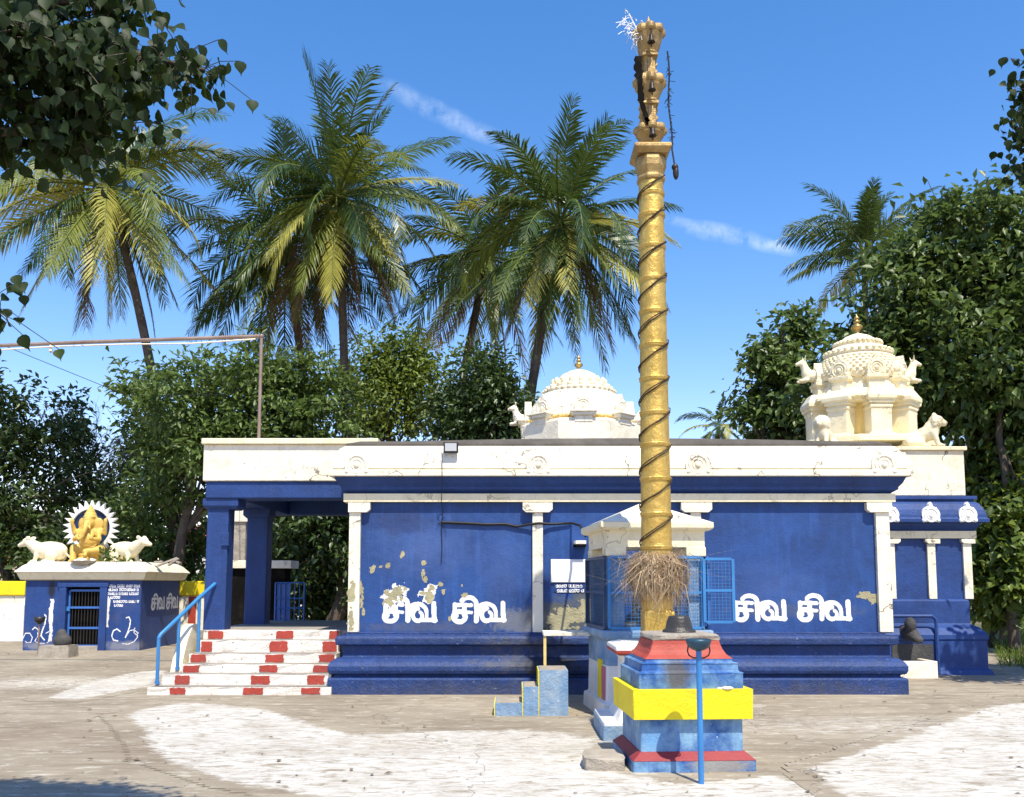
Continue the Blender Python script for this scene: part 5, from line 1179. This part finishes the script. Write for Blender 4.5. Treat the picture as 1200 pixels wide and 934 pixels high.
def trunk_mesh(base, top, r0, r1, limbs, rnd, wob=.08):
    f = MB(); base, top = Vector(base), Vector(top); n = 7
    pts = [base.lerp(top, i/n)+Vector((rnd.gauss(0, wob), rnd.gauss(0, wob), 0))*(0 < i < n) for i in range(n+1)]
    f.tube([tuple(p) for p in pts], [r0+(r1-r0)*(i/n)**.8 for i in range(n+1)], 10)
    for e in limbs:
        e = Vector(e); t = rnd.uniform(.45, .95); s_ = pts[int(t*n)]; mid = s_.lerp(e, .5)+Vector((rnd.gauss(0, .2), rnd.gauss(0, .2), .25))
        rr = r1*rnd.uniform(.55, .85); f.tube([tuple(s_), tuple(mid), tuple(e)], [rr, rr*.65, rr*.2], 7)
        for q in range(2):
            e2 = e+Vector((rnd.gauss(0, .7), rnd.gauss(0, .7), rnd.gauss(.2, .5))); f.tube([tuple(mid), tuple(mid.lerp(e2, .55)+Vector((0, 0, .12))), tuple(e2)], [rr*.45, rr*.3, rr*.1], 5)
    return f
def tree(name, label, base, blobs, nclump, per, crad, lsz, m, seed, r0=.18, group=None, cat='tree', aspect=.5, top=None, droop=.3, mats=None, fr=None):
    rng = np.random.default_rng(seed); rnd = random.Random(seed)
    t = thing(name, label, cat, base, 0, group)
    cb = max(blobs, key=lambda q: q[1][0]*q[1][2]); top = top or (cb[0][0], cb[0][1], cb[0][2])
    f = trunk_mesh(base, top, r0, r0*.5, [tuple(Vector(b[0])+Vector((0, 0, b[1][2]*.3))) for b in blobs for _ in range(2)], rnd)
    f.build('trunk', M['bark'], t)
    C, D, Nn = crown_points(rng, blobs, nclump, per, crad, droop); n = len(C); L = lsz*rng.uniform(.65, 1.25, n)
    mi = None
    if mats: mi = (rng.random(n) < (fr or .3)).astype(int)
    leaf_mesh('crown', C, D, Nn, L, L*aspect*rng.uniform(.8, 1.2, n), m, t, mats, mi)
    return t
def bl(px, py, Y, rx, ry=None, rd=None):
    """ellipsoid from its place and radii in photo pixels at depth Y"""
    c = at(px, py, Y); s_ = Y/FPX; ry = ry or rx; return ((c.x, c.y, c.z), (rx*s_, (rd or rx)*s_, ry*s_))

# coconut palms
def frond(az, el, L, droop, rng, cen, dens=60, hang=.5, lw=.088, ll=1.06):
    f = MB(); n = 16; p = Vector(cen); pts = [p.copy()]; tans = []; daz = rng.normal(0, .12)
    for i in range(n):
        t = i/n; e = el-droop*(t**1.35); a = az+daz*t
        d = Vector((math.cos(a)*math.cos(e), math.sin(a)*math.cos(e), math.sin(e))); tans.append(d); p = p+d*(L/n); pts.append(p.copy())
    tans.append(tans[-1])
    f.cur = 1; f.tube([tuple(q) for q in pts[::2]], [.045*(1-.85*i/(n/2))*(L/4) for i in range(len(pts[::2]))], 4, True, False); f.cur = 0
    roll = rng.normal(0, .55); torn = rng.random(dens*2) < rng.uniform(.02, .25)
    for i in range(dens):
        t = .14+.86*(i+rng.uniform(-.3, .3))/dens; t = min(t, .995); k_ = t*n; j = int(k_); q = pts[j].lerp(pts[j+1], k_-j); T = tans[j]
        side = T.cross(Vector((0, 0, 1))); side = side.normalized() if side.length > .05 else Vector((1, 0, 0)); up = side.cross(T)
        side = side*math.cos(roll)+up*math.sin(roll); up = side.cross(T)
        ln = ll*L*.235*(math.sin(math.pi*(.12+.80*t))**.7)*rng.uniform(.85, 1.1)
        a = R(30+28*(1-t))+rng.normal(0, .06)
        for sg in (-1, 1):
            if torn[i*2+(sg > 0)]: continue
            ln_ = ln*rng.uniform(.72, 1.08)
            d = (T*math.cos(a)+side*sg*math.sin(a)+up*.12).normalized(); g1 = Vector((0, 0, -hang*rng.uniform(.3, .7))); d1 = (d+g1*.5).normalized(); d2 = (d+g1*1.8).normalized()
            a0 = q; a1 = q+d1*ln_*.5; a2 = a1+d2*ln_*.5; wv = d.cross(up).normalized() if d.cross(up).length > .05 else T
            w0 = T*lw*.5*(.8 if t < .9 else .5)
            f.add([a0-w0*.6, a0+w0*.6, a1+w0, a1-w0, a2], [(0, 1, 2, 3), (3, 2, 4)])
    return f
def palm(name, label, base, bend, cen, L, nf, seed, yel=(.3, .15), nuts=True, r0=.2, el_hi=82, el_lo=-72, lows=None):
    rng = np.random.default_rng(seed); cen = Vector(cen); t = thing(name, label, 'palm tree', base, 0, 'coconut palms')
    b0 = Vector(base); bd = Vector(bend); f = MB(); pts = []
    for i in range(25):
        u = i/24; pts.append(tuple(b0*(1-u)**2+bd*2*u*(1-u)+cen*u*u))
    f.tube(pts, [r0*(1.25-.55*min(1, i/8))*(1+.06*(i % 2)) if i < 8 else r0*(.72-.1*i/24)*(1+.05*(i % 2)) for i in range(25)], 12)
    f.build('trunk', M['bark'], t)
    for i in range(nf):
        u = (i+.5)/nf; az = i*2.39996+rng.normal(0, .18); el = R(el_hi+(el_lo-el_hi)*u**.85)+rng.normal(0, .10)
        dr = R(35+55*math.sin(math.pi*min(1, u*1.1)))*rng.uniform(.5, 1.4) if el > -.5 else R(18)
        m_ = M['palm_green']; r_ = rng.random()
        if u > .4 and r_ < yel[0]: m_ = M['palm_yellow']
        elif r_ < yel[0]+.3 and u > .3: m_ = M['palm_mid']
        elif u > .88 and r_ > .6: m_ = M['palm_dry']
        ff = frond(az, el, L*rng.uniform(.85, 1.08)*(.8 if u < .12 else 1), dr, rng, cen+Vector((math.cos(az), math.sin(az), 0))*.12+Vector((0, 0, .25-.5*u)), hang=.45+1.0*u)
        ff.build('frond', [m_, M['palm_mid']], t)
    for k_, az, el, mm in (lows or ()):
        ff = frond(R(az), R(el), L*.95, R(k_), rng, cen+Vector((0, -.2, .0)), hang=.5); ff.build('frond', [M[mm], M['palm_mid']], t)
    if nuts:
        f = MB()
        for i in range(9): a = rng.uniform(0, 6.28); f.ell(cen+Vector((math.cos(a)*.3, math.sin(a)*.3, -.3-rng.uniform(0, .4))), (.13, .13, .16), 8, 6)
        f.build('coconuts', M['palm_mid'], t)
    return t
def P3(px, py, Y): c = at(px, py, Y); return (c.x, c.y, c.z)
# azimuth -90 looks towards the camera, 180 to the left
Y1 = 27.0
palm('coconut_palm', 'leftmost coconut palm, trunk bowed behind the overhead pipe, yellow hanging fronds', P3(212, 740, Y1)[:2]+(0,), P3(205, 500, Y1), P3(128, 222, Y1), 4.4, 44, 3, (.35, .2), lows=((60, 5, 42, 'palm_yellow'), (25, -75, -55, 'palm_yellow'), (25, -110, -50, 'palm_mid'), (35, -40, -20, 'palm_mid'), (30, -150, -30, 'palm_yellow'), (40, 175, 15, 'palm_yellow')))
palm('coconut_palm', 'tall dark coconut palm with a straight slender trunk above the porch parapet', P3(410, 740, 28)[:2]+(0,), P3(408, 500, 28), P3(396, 232, 28), 4.5, 58, 8, (.14, .1), lows=((20, -80, -62, 'palm_yellow'), (30, -120, -35, 'palm_yellow'), (30, -50, -30, 'palm_yellow'), (35, -20, 10, 'palm_yellow')))
palm('coconut_palm', 'shorter coconut palm half hidden on the left of the tall dark palm', P3(378, 740, 30)[:2]+(0,), P3(375, 560, 30), P3(335, 290, 30), 4.4, 42, 15, (.12, .1), lows=((30, 170, -30, 'palm_green'), (30, 200, -45, 'palm_green')))
palm('coconut_palm', 'coconut palm with a leaning trunk rising behind the white dome', P3(592, 740, 25)[:2]+(0,), P3(600, 560, 25), P3(656, 262, 25), 3.95, 52, 22, (.24, .12), lows=((25, -88, -40, 'palm_yellow'), (30, -60, -35, 'palm_mid'), (40, -30, -5, 'palm_yellow'), (30, -115, -45, 'palm_yellow'), (45, 150, 35, 'palm_yellow')))
palm('coconut_palm', 'smaller coconut palm behind and left of the palm leaning by the dome', P3(515, 740, 30)[:2]+(0,), P3(512, 560, 30), P3(572, 300, 30), 4.0, 38, 29, (.22, .12), lows=((40, 180, 0, 'palm_mid'), (30, 210, -45, 'palm_mid')))
palm('coconut_palm', 'coconut palm rising above the big leafy tree on the right', P3(1012, 740, 36)[:2]+(0,), P3(1012, 560, 36), P3(1014, 298, 36), 3.7, 30, 35, (.06, .1), nuts=False, el_hi=86, el_lo=-8)
palm('coconut_palm', 'tiny distant palm between the flagpole and the right tower', P3(842, 720, 62)[:2]+(0,), P3(842, 620, 62), P3(842, 500, 62), 3.0, 22, 41, (.1, .1), nuts=False)
palm('coconut_palm', 'very small distant palm touching the left edge of the shrine tower', P3(905, 720, 66)[:2]+(0,), P3(905, 620, 66), P3(908, 512, 66), 2.8, 20, 44, (.2, .1), nuts=False)

# broadleaf trees on the left
G1 = 'broadleaf trees beyond the yard'
tree('shade_tree', 'dark dense tree at the far left behind the corner shrine', P3(40, 742, 29)[:2]+(0,), [bl(20, 560, 29, 70, 95), bl(75, 520, 29.5, 45, 70), bl(-60, 540, 29, 80, 110), bl(60, 640, 28.5, 70, 60), bl(125, 610, 29, 42, 80), bl(-20, 470, 29, 45, 40)], 430, 40, .36, .25, M['leaf_dark'], 51, .2, G1)
tree('shade_tree', 'broad leafy tree right behind the corner shrine and the porch corner', P3(190, 742, 26)[:2]+(0,), [bl(240, 470, 26, 95, 60), bl(330, 455, 26.5, 75, 50), bl(200, 540, 26, 50, 60), bl(285, 540, 26, 95, 60), bl(365, 505, 27, 60, 60), bl(185, 620, 27.5, 50, 55), bl(225, 650, 27, 40, 45)], 520, 40, .34, .26, M['leaf_mid'], 52, .2, G1, aspect=.42)
tree('shade_tree', 'pale green tree peeping out behind the bowed palm trunk', P3(175, 742, 33)[:2]+(0,), [bl(175, 510, 33, 35, 45), bl(165, 590, 33, 40, 60)], 160, 28, .4, .22, M['leaf_light'], 53, .15, G1)
tree('shade_tree', 'bright yellowish green feathery tree between the two palm groups', P3(455, 742, 42)[:2]+(0,), [bl(440, 430, 42, 42, 35), bl(480, 425, 42, 38, 42), bl(450, 480, 42, 55, 45), bl(510, 470, 42, 40, 60), bl(420, 490, 42, 30, 30)], 300, 38, .5, .27, M['leaf_light'], 54, .2, G1)
tree('shade_tree', 'very dark bushy tree behind the hall roof left of the white dome', P3(560, 742, 23)[:2]+(0,), [bl(570, 455, 23, 34, 45), bl(575, 500, 23, 45, 50), bl(535, 490, 23.5, 32, 45), bl(598, 500, 23, 24, 40)], 360, 32, .26, .17, M['leaf_dark'], 55, .16, G1)
tree('shade_tree', 'small leafy tree seen through the porch opening', P3(385, 740, 24)[:2]+(0,), [bl(385, 610, 24, 55, 45), bl(430, 620, 24, 50, 50), bl(340, 610, 25, 45, 40), bl(400, 680, 25, 50, 45), bl(350, 690, 24.5, 40, 40), bl(440, 690, 24.5, 40, 45)], 480, 34, .32, .22, M['leaf_dark'], 56, .26, G1)
tree('shade_tree', 'sunlit shrubby tree low behind the porch gate', P3(345, 735, 31)[:2]+(0,), [bl(340, 650, 31, 70, 40), bl(260, 640, 31, 40, 45), bl(500, 640, 31, 60, 50)], 260, 28, .35, .24, M['leaf_mid'], 57, .12, G1)
# bare twiggy tree
tw_ = thing('bare_tree', 'leafless twiggy grey tree standing above the dark tree at left', 'tree', P3(95, 742, 31)[:2]+(0,), 0)
f = MB(); rnd = random.Random(61)
def twig(p, d, L, r, dep):
    q = p+d*L*.5+Vector((rnd.gauss(0, .04), 0, rnd.gauss(0, .04))); e = p+d*L+Vector((rnd.gauss(0, .06), rnd.gauss(0, .06), 0))
    f.tube([tuple(p), tuple(q), tuple(e)], [r, r*.8, r*.55], 5, True, False)
    if dep:
        for i in range(3): twig(p.lerp(e, rnd.uniform(.45, 1)), (d+Vector((rnd.gauss(0, .5), rnd.gauss(0, .5), rnd.gauss(.15, .3)))).normalized(), L*rnd.uniform(.55, .8), r*.55, dep-1)
b0 = Vector(P3(95, 742, 31)[:2]+(0,)); twig(b0, Vector((0, 0, 1)), 4.5, .10, 0)
for i in range(8): twig(b0+Vector((0, 0, 4.4-.2*i)), Vector((rnd.uniform(-.7, .7), rnd.uniform(-.4, .4), 1)).normalized(), 1.7, .05, 4)
f.build('branches', paint('grey_bark', (.17, .15, .14), (.22, .2, .19), bump=.2), tw_)
# right side
tree('shade_tree', 'big dense broad leaved tree filling the sky right of the shrine tower', P3(1165, 745, 23)[:2]+(0,), [bl(1075, 335, 23, 70, 58), bl(1150, 300, 23, 85, 70), bl(1020, 415, 23.5, 50, 45), bl(1100, 420, 23, 110, 80), bl(1210, 380, 23, 90, 130), bl(985, 455, 24, 55, 50), bl(1180, 500, 23, 80, 60), bl(1120, 260, 23, 50, 30), bl(1050, 480, 25, 70, 50), bl(1250, 560, 24, 60, 60)], 800, 40, .36, .29, M['leaf_mid'], 71, .22, G1, aspect=.5, mats=[M['leaf_mid'], M['leaf_dark']], fr=.22)
tree('shade_tree', 'looser leafy tree against the sky left of the shrine tower', P3(930, 742, 28)[:2]+(0,), [bl(915, 460, 28, 42, 50), bl(900, 420, 28, 28, 30), bl(935, 385, 28, 22, 24), bl(935, 500, 28, 45, 30), bl(880, 480, 28, 20, 35)], 170, 32, .34, .27, M['leaf_mid'], 72, .16, G1, aspect=.6)
tree('shade_tree', 'slender forked tree with sunlit leaves beside the rear block', P3(1190, 748, 21)[:2]+(0,), [bl(1180, 650, 21.5, 40, 70), bl(1210, 600, 22, 50, 70), bl(1165, 690, 21.5, 28, 40), bl(1160, 560, 23, 30, 40)], 380, 26, .27, .27, M['leaf_mid'], 73, .14, G1, aspect=.6, mats=[M['leaf_mid'], M['leaf_light']], fr=.55, top=P3(1172, 470, 22))
tree('shade_tree', 'bright green tree far behind the rear block on the right edge', P3(1180, 735, 40)[:2]+(0,), [bl(1170, 560, 40, 50, 45), bl(1220, 620, 40, 60, 80), bl(1150, 640, 40, 40, 60), bl(1190, 690, 40, 60, 40)], 330, 26, .5, .3, M['leaf_light'], 74, .16, G1)
for i, (a, c, Y, mm) in enumerate(((700, 640, 60, 'leaf_mid'), (1300, 560, 45, 'leaf_dark'), (-260, 560, 40, 'leaf_dark'), (1420, 620, 30, 'leaf_mid'), (-420, 600, 34, 'leaf_mid'))):
    tree('shade_tree', ['mid green tree hidden low behind the hall', 'dark tree beyond the right edge of the yard', 'dark tree beyond the left edge of the yard', 'low green tree past the right boundary', 'low green tree past the left boundary'][i], P3(a, 735, Y)[:2]+(0,), [bl(a, c, Y, 90, 90), bl(a+60, c+30, Y, 70, 60)], 220, 26, .5, .4, M[mm], 80+i, .2, G1)

# grass on the right
f = MB(); rnd = random.Random(91)
gx0 = 9.2
for i in range(9000):
    Y = rnd.uniform(17.5, 34); X = rnd.uniform(.52*Y, .52*Y+5.5)+.3; h = rnd.uniform(.08, .3)*(1+.5*(Y > 22)); a = rnd.uniform(0, 6.28); w_ = Vector((math.cos(a), math.sin(a), 0))*.014; t_ = Vector((rnd.gauss(0, .08), rnd.gauss(0, .08), h))
    p = Vector((X, Y, 0)); f.add([p-w_, p+w_, p+t_*.55+w_*.7, p+t_*.55-w_*.7, p+t_+Vector((t_.x, t_.y, 0))], [(0, 1, 2, 3), (3, 2, 4)])
tag(f.build('grass', M['leaf_light']), 'rough green grass along the right side of the rear block', 'grass', kind='stuff')
m, k, b = newmat('grassy_soil'); P = POS(k); k.put(b.inputs['Base Color'], k.mix(k.noise(P, 2.5, 6), (.05, .07, .02), (.13, .11, .06))); b.inputs['Roughness'].default_value = 1
f = MB(); f.add([(9.6, 17.0, .004), (24, 17.0, .004), (24, 36, .02), (18, 36, .02)], [(0, 1, 2, 3)]); tag(f.build('grass_verge', m), kind='structure')

# near peepal branches
def heart_leaves(name, specs, m, parent):
    """specs: (tip-of-stalk point, direction, normal, length)"""
    f = MB()
    for p, d, nrm, L in specs:
        d = d.normalized(); s_ = d.cross(nrm); s_ = s_.normalized() if s_.length > .01 else Vector((1, 0, 0)); nrm = s_.cross(d)
        o = [(0, 0), (.10, .26), (.28, .40), (.48, .37), (.66, .20), (.80, .05), (1.0, .0)]
        mid = [p+d*(L*t)+nrm*(L*(-.18*t*t)) for t, _ in o]; vs = []; fs = []
        for (t, wd), q in zip(o, mid): vs += [q-s_*(wd*L)+nrm*(wd*L*.30), q, q+s_*(wd*L)+nrm*(wd*L*.30)]
        for i in range(6):
            for j in range(2): a = i*3+j; fs.append((a, a+1, a+4, a+3))
        f.add(vs, fs, True)
    return f.build(name, m, parent)
def peepal(label, base, top, branches, dens, seed, lsz, spread, r0=.22):
    rnd = random.Random(seed); t = thing('peepal_tree', label, 'tree', base, 0)
    f = MB(); f.tube([base, tuple(Vector(base).lerp(Vector(top), .5)+Vector((.1, .05, 0))), top], [r0, r0*.8, r0*.6], 12); specs = []
    f.build('trunk', M['bark'], t); f = MB()
    for br, k_ in branches:
        pts = [Vector(q) for q in br]; full = [Vector(top)]+pts
        f.tube([tuple(q) for q in full], [.05]+[max(.004, .018*(1-i/len(pts))) for i in range(len(pts))], 6)
        for i in range(len(pts)-1):
            seg = pts[i+1]-pts[i]; n = int(seg.length*dens*k_)
            for j in range(n):
                c = pts[i].lerp(pts[i+1], rnd.random()); off = Vector((rnd.gauss(0, spread), rnd.gauss(0, spread*1.2), rnd.gauss(-.03, spread*.8))); p = c+off
                if rnd.random() < .35: f.tube([tuple(c), tuple(c.lerp(p, .5)+Vector((0, 0, .02))), tuple(p)], .0025, 3, True, False)
                d = Vector((rnd.gauss(.15, .5), rnd.gauss(-.1, .5), -1+rnd.gauss(0, .35))); nr = Vector((rnd.gauss(0, .7), -1+rnd.gauss(0, .6), rnd.gauss(.3, .5)))
                specs.append((p, d, nr, lsz*rnd.uniform(.7, 1.2)))
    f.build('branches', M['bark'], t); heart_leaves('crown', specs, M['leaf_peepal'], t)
YP = 4.5
pj = lambda *q: [P3(x, y, YP+dy) for x, y, dy in q]
br = [(pj((-160, -30, .2), (-40, 10, .1), (60, 35, 0), (130, 55, 0)), 1.25), (pj((130, 55, 0), (195, 72, -.05), (240, 82, -.1)), .7), (pj((-120, 40, .2), (0, 50, .1), (80, 80, 0), (130, 110, 0)), 1.25), (pj((130, 110, 0), (150, 135, 0), (160, 150, 0)), .5), (pj((-120, 80, .2), (-20, 110, 0), (50, 140, 0), (90, 165, 0)), 1.0),
      (pj((-100, -60, .1), (60, -30, .1), (130, -14, 0)), 1.2), (pj((130, -14, 0), (165, -6, 0), (185, -20, 0)), .4), (pj((-100, 120, .2), (-40, 150, 0), (5, 175, 0)), .9), (pj((90, 150, 0), (105, 180, 0)), .5), (pj((-110, 330, .2), (-40, 350, 0), (-4, 362, 0)), .6), (pj((-120, 10, -.3), (-20, 25, -.3), (60, 50, -.2), (100, 85, -.2)), 1.3),
      ([(-3.3, 4.2, 5.0), (-2.9, 4.0, 5.3), (-2.5, 4.1, 5.1), (-2.2, 4.6, 5.0)], .9), ([(-4.0, 4.3, 5.2), (-3.3, 3.8, 5.5), (-2.8, 3.7, 5.6)], .9), ([(-4.2, 4.6, 4.6), (-3.4, 4.6, 4.6), (-3.0, 4.8, 4.5)], .9)]
peepal('near peepal tree whose dark heart shaped leaves hang in from the upper left', (-5.6, 4.0, 0), (-4.9, 4.1, 3.6), br, 560, 101, .082, .095)
YQ = 17.0
pj = lambda *q: [P3(x, y, YQ+dy) for x, y, dy in q]
br = [(pj((1330, 60, 0), (1240, 60, 0), (1205, 75, 0)), 1), (pj((1330, 120, 0), (1250, 130, 0), (1192, 150, 0)), 1), (pj((1330, 180, 0), (1240, 190, 0), (1196, 185, 0)), .8), (pj((1300, 100, .3), (1230, 100, .3), (1200, 118, .3)), 1),
      ([(8.6, 12.6, 5.2), (9.1, 12.7, 5.4), (9.8, 13.0, 5.6)], 2.6), ([(9.0, 13.3, 5.0), (9.7, 13.4, 5.2), (10.6, 13.6, 5.4)], 2.4), ([(9.2, 14.2, 4.6), (10.0, 14.3, 4.8), (10.9, 14.3, 5.0)], 2.2), ([(10.0, 15.2, 4.6), (10.8, 15.2, 4.8), (11.6, 15.0, 5.0)], 2)]
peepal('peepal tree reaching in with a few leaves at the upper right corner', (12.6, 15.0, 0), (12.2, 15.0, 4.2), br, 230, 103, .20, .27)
